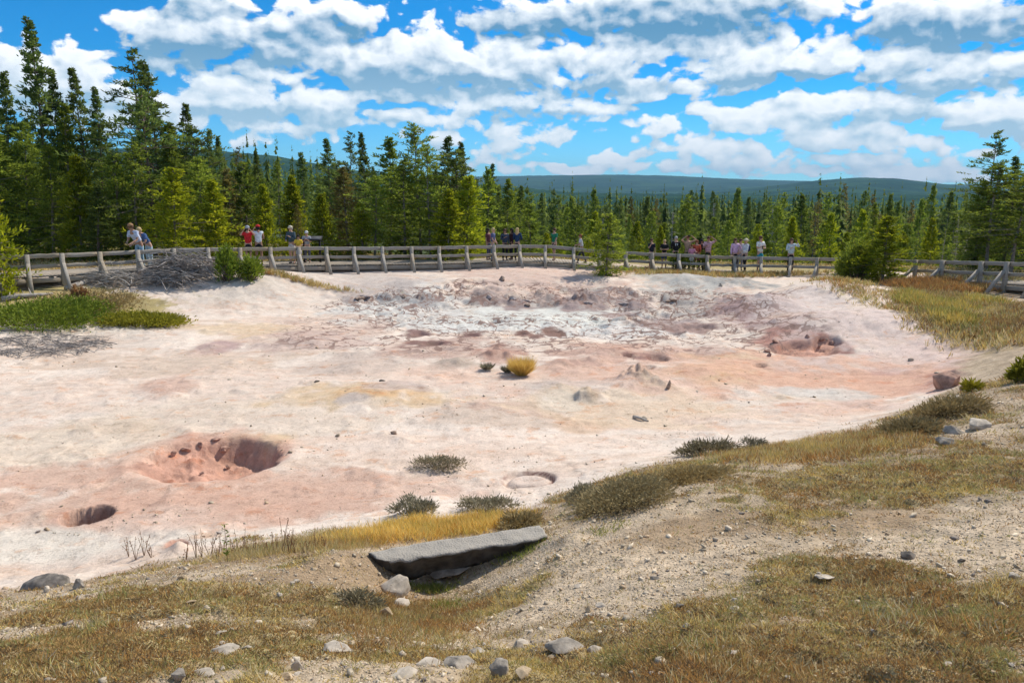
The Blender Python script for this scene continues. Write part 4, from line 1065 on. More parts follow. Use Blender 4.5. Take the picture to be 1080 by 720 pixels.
bush_thing('sage_shrub', 380, 642, 46, 22, M_SAGE, 'grey green leafy plant left of the cracked rock', 'plant', 900, .045, .010, seed=24, yw=.16)

def tuft_thing(name, px, py, wpx, hpx, n, mat, label, cat, seed, wd=.012, group=None, spread=.6):
    p = hit(px, py); s = px_scale(p); W = wpx / s / 2; H = hpx / s
    r = np.random.default_rng(seed); a = r.random(n) * 6.28; q = r.random(n) ** .5
    b = np.stack([np.cos(a) * q * W * .35, np.sin(a) * q * W * .35, 0 * a], 1)
    D = np.stack([np.cos(a) * q * W * .9, np.sin(a) * q * W * .9, H * r.uniform(.55, 1, n)], 1) + r.normal(0, .1 * H, (n, 3))
    L = np.linalg.norm(D, axis=1)
    V, Qd = tufts(b, D, L, wd, seed)
    b[:, 2] -= .03
    o = mesh_np(name, V, Qd, mat, attrs={'tint': np.repeat(np.clip(r.random(n), 0, 1), 4)}); o.location = tuple(p)
    tag(o, label, cat, group); return o
tuft_thing('grass_tuft', 550, 396, 28, 20, 2600, M_GOLD, 'round golden grass tuft standing alone in the middle of the basin', 'grass tuft', 3, .007)
tuft_thing('grass_tuft', 514, 390, 16, 8, 200, M_SAGE, 'tiny grey tuft left of the golden one in the basin', 'grass tuft', 4, .02)
tuft_thing('grass_tuft', 535, 393, 14, 8, 200, M_SAGE, 'small dark tuft touching the golden one in the basin', 'grass tuft', 5, .02)

# weeds on the near rim
def weed(px, py, hpx, mat, label, group, seed, leafy=False):
    p = hit(px, py); s = px_scale(p); H = hpx / s; r = np.random.default_rng(seed)
    e = empty('dry_weed' if not leafy else 'leafy_weed', tuple(p)); tag(e, label, 'weed', group)
    mb = MB(); P_ = []; D_ = []
    for k in range(1 if leafy else 4):
        a = r.random() * 6.28; l = r.uniform(.05, .35) * H * (0.2 if leafy else 1)
        tip = np.array((math.cos(a) * l, math.sin(a) * l, H * r.uniform(.6, 1)))
        mb.tube([(0, 0, -.02), tip * .5 + r.normal(0, .01, 3), tip], [.0035, .0025, .0015], 4, False)
        for j in range(26 if leafy else 9):
            t = r.uniform(.35, 1) if not leafy else r.uniform(.1, 1); P_.append(tip * t); D_.append(r.normal(0, 1, 3) + (0, 0, .5))
    mb.build('stem', M_RUSTW, e)
    P_ = np.array(P_); V, Qd = tufts(P_, np.array(D_), .045 if leafy else .02, .016 if leafy else .008, seed)
    mesh_np('leaves', V, Qd, mat, e, attrs={'tint': np.repeat(r.random(len(P_)), 4)})
M_RUSTW = simple_mat('dry_stem', (.20, .12, .07), .9)
for i, (px, py, hp) in enumerate([(136,587,22),(143,590,30),(152,586,34),(160,588,20),(196,590,22),(207,588,30),(213,587,24),(222,586,34),(229,589,26),(236,586,30),(247,588,22),(254,587,34),(262,586,24),(270,586,28),(280,585,20),(290,584,32),(298,584,42),(305,584,30),(312,583,26),(322,583,20),(332,581,24),(342,580,20)]):
    weed(px, py, hp, M_RUST, 'thin reddish dry weed in the row along the near left rim', 'dry weeds along the near left rim', 40 + i)
weed(240, 592, 52, M_GRN, 'tall yellow green leafy weed standing above the dry ones', None, 90, True)
# ================================================================== grass and gravel (uncountable)
M_GRASS, nt = new_mat('grass_blades')
gc = nt.add('ShaderNodeAttribute', attribute_name='albedo').outputs['Color']
finish(nt, gc, .8, .1, trans=.3)
PAL = np.array([(.68, .50, .17), (.46, .30, .12), (.25, .17, .09), (.40, .37, .14), (.66, .54, .30), (.52, .28, .09), (.22, .25, .07), (.50, .44, .32)])
def blades(name, x, y, L, Wd, palw, label, seed, up=1.0, hue=None, cat='grass', clump=6, spread=.02):
    r = np.random.default_rng(seed); n = len(x)
    x = np.repeat(x, clump); y = np.repeat(y, clump); L = np.repeat(L, clump) * r.uniform(.5, 1.3, n * clump); Wd = np.repeat(Wd, clump)
    sp = np.repeat(spread, n * clump) if np.isscalar(spread) else np.repeat(spread, clump)
    lean = np.repeat(r.normal(0, .5, (n, 2)), clump, 0)
    x = x + r.normal(0, 1, len(x)) * sp; y = y + r.normal(0, 1, len(y)) * sp
    z = gzf(x, y)
    D = np.concatenate([lean + r.normal(0, .55, (n * clump, 2)), np.full((n * clump, 1), up)], 1)
    V, Qd = tufts(np.stack([x, y, z - .004], 1), D, L, Wd, seed)
    nse = fbm(x * 1.3, y * 1.3, 3, 211); ns2 = fbm(x * 4, y * 4, 2, 212)
    pw = np.array(palw, float)
    # zones of different litter: shift weights with noise
    wts = pw[None] * np.exp(2.6 * (np.stack([nse, 1 - nse, ns2, 1 - ns2, nse, ns2, 1 - nse, 1 - ns2], 1) - .5) * 2)
    cdf = np.cumsum(wts / wts.sum(1, keepdims=True), 1)
    k = (np.repeat(r.random((n, 1)), clump, 0) * .55 + r.random((n * clump, 1)) * .45 > cdf).sum(1).clip(0, 7)
    c = PAL[k] * r.uniform(.75, 1.2, (len(k), 1))
    if hue is not None: c = c * hue
    o = mesh_np(name, V, Qd, M_GRASS, attrs={'albedo': np.repeat(c, 4, 0)})
    tag(o, label, cat, kind='stuff'); return o
def scatter(n, u0, u1, y0, y1, dens, seed):
    r = np.random.default_rng(seed)
    y = y0 * (y1 / y0) ** r.random(n); x = (y + 1.2) * r.uniform(u0, u1, n)
    k = r.random(n) < dens(x, y); return x[k], y[k]
vmask = lambda x, y: np.clip(sample(GV, x, y), 0, 1)
hillz = lambda x, y: sstep(30, 20, np.hypot(x, y))
# near slope
x, y = scatter(260000, -.85, .85, 2.0, 15, lambda x, y: np.clip(vmask(x, y) ** 1.1 + .05 * (sample(GH, x, y) > .4), 0, 1) * np.where((x < -4) & (y > 12), 0, 1), 1)
d = np.hypot(x, y)
blades('dry_grass', x, y, .010 + .0035 * d + .022 * fbm(x*3, y*3, 2, 5) ** 2, .0020 + .0006 * d, (5, 3.8, 2.4, 2.0, 2.2, 3.2, .5, 1.0), 'short matted brown and gold grass covering the near slope', 2, up=.6, spread=.010 + .003 * d)
# taller straw tufts here and there
x, y = scatter(5200, -.85, .85, 2.2, 14, lambda x, y: (vmask(x, y) > .5) * (fbm(x*2, y*2, 3, 66) > .56), 3)
d = np.hypot(x, y)
blades('straw_grass', x, y, .07 + .004 * d, .003 + .0004 * d, (5, 1, 0, 1, 5, 1, .5, 1), 'scattered pale straw blades standing above the matted grass', 4, up=1.3, clump=9, spread=.02)
# golden grass behind the concrete ledge and hollow
def zone(px, py, rx, ry, n, seed):
    """random points in an ellipse laid on the ground round the point under a pixel"""
    p = hit(px, py); s = px_scale(p); a = hit(px, py - ry)[1]; b = hit(px, py + ry)[1]; r = np.random.default_rng(seed)
    t = r.random(n) * 6.28; q = np.sqrt(r.random(n)) * (1 + .25 * r.normal(size=n))
    return p[0] + np.cos(t) * q * rx / s, p[1] + np.sin(t) * q * abs(a - b) / 2
def zblades(name, zs, L, Wd, pal, label, seed, up=1.3, hue=None, clump=7, spread=.03):
    X, Y = zip(*[zone(*z, seed + i) for i, z in enumerate(zs)]); X = np.concatenate(X); Y = np.concatenate(Y)
    return blades(name, X, Y, np.full(len(X), L), np.full(len(X), Wd), pal, label, seed, up, hue, clump=clump, spread=spread)
zblades('golden_grass', [(455,560,95,10,1500),(500,556,50,8,1000),(385,570,60,6,250)], .13, .0045, (6, 1, 0, .6, 5, .5, .3, .5), 'golden grass growing behind the concrete ledge', 11, hue=np.array((1.35, 1.25, .8)))
zblades('golden_grass', [(330,578,60,8,900),(280,583,50,5,500)], .11, .004, (4, 2, 0, 1, 4, 1, .3, 1), 'pale thin grass left of the golden patch on the rim', 12)
zblades('rusty_grass', [(440,660,70,26,2300),(400,650,40,20,800)], .055, .0035, (2, 4, 2, 1, 1, 4, .5, .5), 'rusty brown grass in the hollow in front of the ledge', 13, up=1.0, clump=6)
zblades('fresh_grass', [(455,622,24,4,90),(545,585,30,6,60),(470,640,20,6,40),(640,560,20,8,20)], .06, .006, (0, 0, 0, 2, 0, 0, 5, 0), 'bright green plants at the foot of the concrete ledge', 14, hue=np.array((1.2, 1.15, .9)))
zblades('orange_grass', [(860,474,90,9,1900),(820,480,60,8,1300),(910,462,60,7,900)], .10, .007, (4, 3, 1, 1, 2, 4, .6, .6), 'orange brown grass along the near right rim', 15)
zblades('meadow_grass', [(1015,333,60,13,1300),(1050,350,50,26,1600),(985,316,36,6,1500),(1075,330,40,14,2000)], .22, .022, (6, 3, 2, 1.5, 4, 2.5, .6, 1), 'yellow meadow grass on the right bank below the railing', 16)
zblades('meadow_grass', [(985,325,20,8,800),(1003,338,16,6,500),(1040,322,12,5,300),(965,316,8,4,200)], .34, .022, (5, 1, 0, 4, 3, 1, 1.5, 0), 'taller lime green grass clump on the right bank', 17, hue=np.array((1.0, 1.0, .7)))
zblades('rusty_grass', [(972,301,32,3.5,1300),(1005,307,36,4,1200)], .30, .022, (3, 4, 2, 1, 1, 4, 0, 0), 'rust red grass along the foot of the right railing', 18, hue=np.array((.95, .82, .75)))
zblades('meadow_grass', [(780,291,90,2,900),(700,288,60,2,500),(300,292,60,2,300),(890,297,30,3,500)], .22, .02, (5, 2, 0, 2, 3, 2, 1, 0), 'dry grass fringe in front of the far railing', 19)
x, y = scatter(60000, -.75, .75, 28, 60, lambda x, y: (np.hypot(x, y) > np.interp(x, FP[:, 0], np.hypot(FP[:, 0], FP[:, 1])) + 3.4) * 1.0, 8)
blades('meadow_grass', x, y, np.full(len(x), .25), np.full(len(x), .03), (6, 2, 1, 2, 4, 2, .8, 1), 'dry yellow meadow behind the boardwalk', 20, clump=3, spread=.15)

M_STONE, nt = new_mat('stone_chips')
co = nt.add('ShaderNodeTexCoord').outputs['Object']
gc = nt.add('ShaderNodeAttribute', attribute_name='albedo').outputs['Color']
nn = nt.noise(co, 60, 3)
c = nt.vec('SCALE', gc); nt.set(c.node.inputs['Scale'], nt.rng(nn, .3, .7, .8, 1.2))
finish(nt, c, .9, .2, nn, .4, .004)
_cube = np.array([(a, b, c_) for a in (-1, 1) for b in (-1, 1) for c_ in (-1, 1)], float)
_cq = np.array([(0, 1, 3, 2), (4, 6, 7, 5), (0, 4, 5, 1), (2, 3, 7, 6), (0, 2, 6, 4), (1, 5, 7, 3)])
def chips(name, x, y, s, label, seed, pale=.45):
    r = np.random.default_rng(seed); n = len(x)
    sh = s[:, None] * r.uniform(.5, 1.2, (n, 3)) * np.array([1, 1, .55])
    V = _cube[None] * r.uniform(.45, 1.0, (n, 8, 3)) * sh[:, None]
    a = r.random(n) * 6.28; ca, sa = np.cos(a)[:, None], np.sin(a)[:, None]; tl = r.normal(0, .35, n)[:, None]
    X = V[..., 0] * ca - V[..., 1] * sa; Y = V[..., 0] * sa + V[..., 1] * ca; Z = V[..., 2] + X * tl
    V = np.stack([X + x[:, None], Y + y[:, None], Z + (gzf(x, y) + sh[:, 2] * .35)[:, None]], -1).reshape(-1, 3)
    Qd = (np.arange(n)[:, None, None] * 8 + _cq[None]).reshape(-1, 4)
    g = r.random((n, 1)); base = np.where(g < pale, (.58, .48, .36), np.where(g < .78, (.44, .36, .26), np.where(g < .93, (.44, .32, .21), (.24, .20, .17))))
    c = base * r.uniform(.75, 1.2, (n, 1))
    o = mesh_np(name, V, Qd, M_STONE, attrs={'albedo': np.repeat(c, 8, 0)}); tag(o, label, 'gravel', kind='stuff')
x, y = scatter(120000, -.85, .85, 2.0, 16, lambda x, y: np.clip(sample(GH, x, y) * (1 - .8 * vmask(x, y)) * (.25 + 1.2 * (fbm(x*1.5, y*1.5, 3, 301) > .42)), 0, 1) * np.where((x < -4) & (y > 12), 0, 1), 21)
s = np.random.default_rng(3).pareto(2.6, len(x)) * .0032 + .0022 + .0004 * y
chips('gravel', x, y, np.minimum(s, .028), 'pale angular stone chips littering the near slope', 22, .35)
x, y = scatter(5000, -.8, .8, 9, 30, lambda x, y: (sample(GH, x, y) < .1) * (.12 + .9 * (fbm(x*.6, y*.6, 3, 44) > .58)), 23)
s = np.random.default_rng(4).pareto(2.5, len(x)) * .008 + .010
chips('crust_crumbs', x, y, np.minimum(s, .05), 'small crumbs of dried mud lying on the pale crust', 24, .2)

# ================================================================== rocks
M_RW = simple_mat('pale_rock', (.47, .40, .32), .9, .3, 9, .2, .8, .01)
M_RG = simple_mat('grey_rock', (.32, .275, .225), .9, .45, 8, .2, .9, .015)
M_RD = simple_mat('dark_rock', (.17, .145, .12), .9, .35, 9, .2, .8, .01)
M_RR = simple_mat('red_rock', (.40, .24, .18), .9, .4, 6, .2, .9, .03)
M_RT = simple_mat('tan_rock', (.48, .36, .23), .9, .3, 8, .2, .8, .01)
M_MUD = simple_mat('cracked_brown_mud', (.30, .22, .17), .95, .45, 9, .1, 1.0, .03)
M_MUP = simple_mat('mauve_mud', (.38, .31, .28), .95, .4, 6, .1, 1.0, .03)
def rock_mesh(seed, flat=.6):
    import bmesh
    r = np.random.default_rng(seed); bm = bmesh.new()
    P3 = r.normal(size=(17, 3)); P3 /= np.linalg.norm(P3, axis=1, keepdims=True); P3 *= r.uniform(.75, 1.1, (17, 1))
    for p in P3: bm.verts.new(p)
    res = bmesh.ops.convex_hull(bm, input=bm.verts)
    bmesh.ops.delete(bm, geom=[v for v in bm.verts if not v.link_faces], context='VERTS')
    bmesh.ops.bevel(bm, geom=list(bm.edges), offset=.05, segments=2, profile=.6, affect='EDGES')
    bmesh.ops.triangulate(bm, faces=bm.faces)
    bmesh.ops.subdivide_edges(bm, edges=[e for e in bm.edges if e.calc_length() > .25], cuts=2, use_grid_fill=True)
    bmesh.ops.triangulate(bm, faces=bm.faces); bm.verts.index_update()
    V = np.array([v.co[:] for v in bm.verts]); T = np.array([[v.index for v in f.verts] for f in bm.faces]); bm.free()
    V *= (1 + (fbm(V[:, 0] * 4 + seed + V[:, 2] * 3, V[:, 1] * 4, 3, seed)[:, None] - .5) * .14)
    V *= np.array([1, .8, flat]); return V, T
RM = [rock_mesh(s, f) for s, f in ((1, .5), (2, .7), (3, .4), (4, .85), (5, .55), (6, .3))]
def rock(px, py, wpx, hpx, mat, label, v, group=None, name='rock', rz=None, sink=.25, cat='rock'):
    p = hit(px, py); s = px_scale(p); W = wpx / s / 2; H = hpx / s / 2
    V, T = RM[v]; k = np.array([W, W * .9, max(H, W * .25)]) / np.array([1, 1, abs(V[:, 2]).max()])
    o = mesh_np(name, V * k, T, mat, smooth=False); a = random.random() * 6.28 if rz is None else rz
    o.location = (p[0], p[1] + W * .3, g1(p[0], p[1] + W * .3) + k[2] * abs(V[:, 2]).max() * (1 - 2 * sink) * .45); o.rotation_euler = (random.uniform(-.1, .1), random.uniform(-.1, .1), a if rz is None else rz)
    tag(o, label, cat, group); return o
rock(237, 690, 40, 14, M_RW, 'flat pale stone in the dry grass, bottom left', 2, rz=.1)
rock(232, 669, 14, 7, M_RW, 'small pale stone just above the flat one, bottom left', 0)
rock(354, 688, 38, 13, M_RW, 'wide whitish stone right of the bottom left grass', 5)
rock(303, 714, 24, 12, M_RT, 'yellowish stone at the bottom edge beside a pale upright one', 4)
rock(313, 707, 14, 20, M_RW, 'pale upright stone at the bottom edge', 3)
rock(188, 716, 22, 12, M_RG, 'grey stone at the bottom edge on the left', 1)
rock(212, 712, 26, 10, M_RW, 'low pale slab beside the grey stone at the bottom edge', 2)
rock(414, 626, 46, 34, M_RW, 'cracked pale block leaning against the left end of the concrete ledge', 4, rz=2.2, sink=.15)
rock(424, 622, 18, 16, M_RG, 'grey face of broken stone under the left end of the ledge', 0)
rock(407, 650, 16, 16, M_RT, 'tan rounded stone below the cracked pale block', 3)
rock(489, 704, 56, 22, M_RG, 'large dark topped grey rock at the bottom centre', 4, rz=.3, sink=.25)
rock(528, 710, 32, 22, M_RG, 'angular grey rock right of the large dark topped one', 1, rz=1.2, sink=.25)
rock(500, 690, 30, 9, M_RG, 'low grey rock joining the two bottom centre rocks', 2)
rock(548, 683, 22, 14, M_RW, 'small pale rock above the bottom centre pair', 3)
rock(552, 714, 26, 14, M_RT, 'tan chip below the angular grey rock', 5)
rock(596, 686, 44, 10, M_RG, 'long low grey rock right of the bottom centre pair', 2, rz=0)
rock(630, 688, 26, 16, M_RW, 'pale wedge at the right end of the long low rock', 4)
rock(585, 694, 18, 7, M_RT, 'little tan stone under the long low rock', 0)
rock(425, 715, 36, 8, M_RW, 'pale stone at the bottom edge left of the large rock', 2)
rock(452, 701, 30, 8, M_RW, 'pale low stone touching the left of the large rock', 5)
rock(622, 645, 12, 10, M_RT, 'tan pointed stone in the middle of the gravel', 3)
rock(634, 640, 14, 7, M_RW, 'pale stone beside the pointed tan one', 0)
rock(963, 588, 26, 13, M_RD, 'dark wedge stone lying on the pale gravel at right', 4, rz=.2)
rock(1015, 592, 10, 6, M_RD, 'small dark stone right of the dark wedge', 0)
rock(870, 612, 24, 7, M_RW, 'white flat stone in the middle of the right grass', 5, rz=0)
rock(1070, 610, 16, 9, M_RW, 'whitish stone near the right edge', 1)
rock(716, 642, 14, 9, M_RD, 'dark stone at the lower edge of the gravel', 0)
rock(775, 643, 14, 7, M_RW, 'white stone at the gravel and grass border', 2)
rock(83, 620, 16, 16, M_RG, 'grey stone standing at the left rim', 3)
rock(66, 632, 16, 8, M_RW, 'pale stone below the dark hump at left', 1)
rock(1003, 408, 40, 26, M_RR, 'big reddish boulder at the right side of the basin', 1, rz=.4, cat='boulder')
rock(1020, 410, 14, 10, M_RR, 'small reddish rock on the right of the big boulder', 0)
rock(1012, 422, 22, 9, M_RW, 'white rock on the right rim below the red boulder', 2)
rock(1010, 458, 30, 15, M_RG, 'grey outcrop on the right rim above the dry grass', 4)
rock(1034, 452, 34, 16, M_RW, 'pale outcrop right of the grey one', 1)
rock(1000, 468, 26, 10, M_RG, 'low grey rock beneath the grey outcrop', 2)
rock(706, 410, 9, 14, M_MUD, 'small upright lump of brown mud beside the mud cone', 3, cat='mud lump')
rock(680, 442, 9, 5, M_RG, 'little grey stone on the crust below the mud cone', 0)
rock(415, 458, 9, 6, M_MUD, 'little brown lump on a low mound in the basin', 1, cat='mud lump')
rock(403, 402, 7, 4, M_RD, 'tiny dark stone on the crust left of the golden tuft', 0)
rock(334, 403, 7, 4, M_RD, 'tiny dark stone on the crust farther left', 0)
rock(530, 296, 10, 7, M_MUD, 'small brown chunk on the far rim', 3)
rock(760, 302, 9, 5, M_RG, 'small grey chunk on the far right rim', 3)
rock(961, 381, 8, 5, M_RG, 'small grey stone on the pink slope at right', 1)
def hump():
    p = hit(48, 619); sc_ = px_scale(p); mb = MB(); W = 26 / sc_; mb.ell((0, 0, 0), (W, W * .6, 15 / sc_), None, 40, 26); V = np.concatenate(mb.v)
    V = V * (1 + (fbm(V[:, 0] * 9 + 3, V[:, 1] * 9 + V[:, 2] * 9, 4, 7)[:, None] - .5) * .35); V[:, 0] += V[:, 2] * .5
    o = mesh_np('mud_hump', V, [np.concatenate(mb.q), np.concatenate(mb.t)], simple_mat('painted_shade_mud', (.20, .175, .15), .9, .4, 12, .2, .8, .01), smooth=True)  # hump coloured dark grey in place of a patch of shade
    o.location = (p[0], p[1], p[2] - .01); tag(o, 'smooth mud hump at the left rim, dark grey standing in for shade', 'mud hump')
hump()
# lumps of torn mud round the back of the pool
r = random.Random(9)
for i in range(11):
    px = r.uniform(365, 745); py = 311 + 14 * r.random() ** 1.2 + (6 if px > 640 else 0)
    rock(px, py, r.uniform(8, 22), r.uniform(3, 7), r.choice([M_MUP, M_MUP, M_MUD]), 'lump of broken dried mud at the back of the grey pool', r.randrange(6), 'mud lumps behind the pool', 'mud_lump', cat='mud lump', sink=.45)
for i in range(8):
    px = 222 + 74 * math.cos(i * 2.4) * r.random() ; py = 480 + 20 * math.sin(i * 2.4) * r.random()
    if px > 250: px -= 40
    rock(px, py, r.uniform(6, 15), r.uniform(5, 9), M_RR, 'clod of red mud inside the large crater', r.randrange(6), 'clods in the large crater', 'mud_clod', cat='mud clod')
for i in range(7):
    px = r.uniform(808, 880); py = r.uniform(356, 376)
    rock(px, py, r.uniform(5, 12), r.uniform(4, 8), M_RR, 'clod of red mud in the broken crater at right', r.randrange(6), 'clods in the right crater', 'mud_clod', cat='mud clod')
for i in range(60):
    px = r.uniform(20, 1075); py = r.uniform(600, 716)
    if not (0 < px < 1080): continue
    p = hit(px, py)
    if p[2] < .5: continue
    rock(px, py, r.uniform(5, 13), r.uniform(3, 7), r.choice([M_RW, M_RW, M_RG, M_RT]), 'small loose stone lying on the near slope', r.randrange(6), 'loose stones on the near slope', 'stone', cat='stone')

# ================================================================== concrete ledge
M_CON, nt = new_mat('weathered_concrete')
co = nt.add('ShaderNodeTexCoord').outputs['Object']
n1 = nt.noise(co, 5, 5, .6); n2 = nt.noise(co, 60, 3, .6); v = nt.voro(co, 55).outputs['Distance']
c = nt.mix(n1, (.29, .26, .225), (.44, .395, .33)); c = nt.mix(nt.math('LESS_THAN', v, .22), c, (.30, .27, .24))
finish(nt, c, .9, .2, nt.math('ADD', n2, v), .8, .006)
M_SHADE = simple_mat('painted_shade_concrete', (.10, .093, .088), .9, .5, 6, .2, .9, .02)  # shade put into the colour of the slab sides and underside
def ledge():
    tl = at_z(388, 581, 1.10); tr = at_z(566, 553, 1.18); fr = at_z(576, 566, 1.16); fl = at_z(409, 594, 1.07)
    e = empty('concrete_ledge', ((tl + fr) / 2)); O = (tl + fr) / 2
    N = 60; M2 = 12; r = np.random.default_rng(5)
    def slab(name, TL, TR, FL, FR, th, rough, seed, mat, m2=None):
        S, Tt = np.meshgrid(np.linspace(0, 1, N), np.linspace(0, 1, M2))
        top = (TL[None, None] * ((1-S)*(1-Tt))[..., None] + TR * (S*(1-Tt))[..., None] + FL * ((1-S)*Tt)[..., None] + FR * (S*Tt)[..., None])
        jx = (fbm(S * 9 + seed, Tt * 2, 4, seed) - .5) * rough
        top[..., 1] += jx * (1 + 1.5 * (Tt > .85)); top[..., 0] += jx * 2 * ((S < .05) | (S > .95)); top[..., 2] += (fbm(S * 14, Tt * 3, 3, seed + 1) - .5) * rough * .5 - rough * .25 * ((Tt > .95) | (Tt < .05))
        bot = top.copy(); bot[..., 2] -= th * (1 + .25 * (fbm(S * 6, Tt, 3, seed + 4) - .5)); bot[..., 1] += .16 * (Tt)
        ii = np.arange(N * M2).reshape(M2, N); K = N * M2
        qt = np.stack([ii[1:, :-1], ii[1:, 1:], ii[:-1, 1:], ii[:-1, :-1]], -1).reshape(-1, 4)
        qb = qt[:, ::-1] + K
        # side bands with intermediate roughened rows
        V = [top.reshape(-1, 3), bot.reshape(-1, 3)]; Qs = [qt, qb]; base = 2 * K
        ring = np.concatenate([ii[-1, :], ii[::-1, -1][1:], ii[0, ::-1][1:], ii[:, 0][1:]])
        tp = top.reshape(-1, 3)[ring]; bt = bot.reshape(-1, 3)[ring]; k = 6
        rows = [ring]
        for j in range(1, k):
            t = j / k; P3 = tp * (1 - t) + bt * t; nz = (fbm(P3[:, 0] * 9, P3[:, 2] * 14 + P3[:, 1] * 7, 4, seed + 9) - .5) * .05
            P3[:, 1] += nz + .02; V.append(P3); rows.append(base + np.arange(len(ring))); base += len(ring)
        rows.append(ring + K)
        for j in range(k):
            a, b = rows[j], rows[j+1]; Qs.append(np.stack([a[:-1], b[:-1], b[1:], a[1:]], -1))
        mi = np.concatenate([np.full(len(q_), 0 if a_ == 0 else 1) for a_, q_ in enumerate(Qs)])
        return mesh_np(name, np.concatenate(V) - O, np.concatenate(Qs), [mat, M_SHADE], e, mat_idx=mi)
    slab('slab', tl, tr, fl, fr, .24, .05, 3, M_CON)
    tag(e, 'weathered grey concrete ledge jutting over the hollow in the near slope', 'concrete ledge')
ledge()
rock(474, 608, 70, 8, M_RG, 'thin flat stone lying in the dark gap under the concrete ledge', 5, rz=.35, sink=.2)
rock(420, 640, 26, 16, M_RW, 'pale broken stone at the foot of the cracked pale block', 3, rz=1.0, sink=.3)

# ================================================================== dead wood
def stick_pile(name, px, py, wpx, hpx, n, label, cat, seed, yw, lmin, lmax, rad, mat, flat=False):
    p = hit(px, py); s = px_scale(p); W = wpx / s / 2; H = hpx / s; r = np.random.default_rng(seed); mb = MB()
    for k in range(n):
        a = r.random() * 6.28; q = math.sqrt(r.random()); cx = math.cos(a) * q * W; cy_ = math.sin(a) * q * yw
        L = r.uniform(lmin, lmax); th = r.normal(.15, .55) if not flat else r.random() * 3.14
        base = H * (1 - .8 * q * q) * r.random() if not flat else .01
        g = g1(p[0] + cx, p[1] + cy_) - p[2]
        dr = np.array([math.cos(th) * r.choice([-1, 1]), math.sin(th) * .6, r.normal(0, .22) if not flat else r.uniform(0, .12)]); dr /= np.linalg.norm(dr)
        c = np.array([cx, cy_, base + g + .02]); a0 = c - dr * L / 2; b0 = c + dr * L / 2; m = c + (0, r.normal(0, .05 * L), (.14 if not flat else .03) * L)
        for P3 in (a0, b0, m): P3[2] = max(P3[2], g1(P3[0] + p[0], P3[1] + p[1]) - p[2] + .01)
        rd = rad * r.uniform(.4, 1.2); mb.tube([a0, (a0 + m) / 2 + (0, 0, .03 * L), m, (m + b0) / 2 + (0, 0, .02 * L), b0], [rd, rd, rd * .8, rd * .5, rd * .25], 5, False)
        if not flat or k % 2: 
            for j in range(3): mb.tube([m, m + (b0 - m) * .5 + r.normal(0, .12 * L, 3), m + (b0 - m) * .8 + r.normal(0, .2 * L, 3) + (0, 0, .05)], [rd * .5, rd * .35, rd * .1], 3, False)
    o = mb.build(name, mat); o.location = tuple(p); tag(o, label, cat); return o
M_BRUSH = simple_mat('grey_brush', (.30, .265, .24), .95, .5, 7, .1)
stick_pile('brush_pile', 192, 295, 62, 25, 260, 'big tangled pile of grey dead branches in front of the left railing', 'brush pile', 1, 1.1, .6, 1.9, .024, M_BRUSH)
stick_pile('brush_pile', 125, 301, 66, 10, 80, 'low spread of bleached sticks trailing left from the big pile', 'brush pile', 2, .7, .5, 1.6, .02, M_DEAD)
stick_pile('dead_twigs', 48, 366, 128, 4, 260, 'flat spread of dark twigs on the pale crust below the juniper', 'twigs', 3, 1.4, .3, .9, .012, M_BRUSH, True)
def log(pa, pb, rad, label, mat=M_DEAD):
    a = hit(*pa); b = hit(*pb); mb = MB(); O = a.copy()
    t = np.linspace(0, 1, 8)[:, None]; pts_ = a * (1 - t) + b * t; pts_[:, 2] = np.maximum(pts_[:, 2], gzf(pts_[:, 0], pts_[:, 1])) + rad * .7
    pts_[:, 2] += np.sin(t[:, 0] * 5) * rad * .4; mb.tube(pts_ - O, rad * (1.1 - .5 * t[:, 0]), 8)
    for k in range(4 if rad > .06 else 0):
        c = pts_[1 + k] - O; mb.tube([c, c + np.array([random.uniform(-.2, .2), random.uniform(-.1, .2), random.uniform(.1, .3)])], [rad * .35, rad * .1], 5, False)
    o = mb.build('fallen_log', mat, smooth=True); o.location = tuple(O); tag(o, label, 'log')
log((70, 306), (148, 287), .09, 'long bleached log lying along the foot of the left railing')
log((2, 318), (56, 311), .09, 'short bleached log at the left edge behind the juniper')
log((0, 349), (62, 349), .05, 'thin bleached pole on the ground below the juniper mat', M_DEAD)
log((668, 441), (684, 445), .03, 'short stick lying on the crust below the mud cone', M_DEAD)

# ================================================================== boardwalk and railing
M_WOOD, nt = new_mat('weathered_timber')
co = nt.add('ShaderNodeTexCoord').outputs['Object']
st = nt.noise(nt.vec('MULTIPLY', co, (1.2, 1.2, 9)), 4, 4, .6); bl = nt.noise(co, .8, 3)
c = nt.mix(st, (.17, .15, .13), (.50, .45, .38)); c = nt.mix(nt.rng(bl, .4, .7), c, nt.vec('MULTIPLY', c, (1.05, .95, .8)))
finish(nt, c, .85, .2, st, .5, .01)
M_DECK, nt = new_mat('deck_planks')
co = nt.add('ShaderNodeTexCoord').outputs['Object']
st = nt.noise(co, 3.5, 4, .7); c = nt.mix(st, (.24, .20, .155), (.50, .42, .33)); finish(nt, c, .85, .2, st, .5, .01)
def offs(i, o):      # point on the line through post i, moved o metres outwards from the basin
    a = FP[max(i - 1, 0)][:2]; b = FP[min(i + 1, len(FP) - 1)][:2]; t = (b - a) / np.linalg.norm(b - a); n = np.array([-t[1], t[0]])
    if n[1] < 0 and abs(n[1]) > .3: n = -n
    return FP[i][:2] + n * o, n
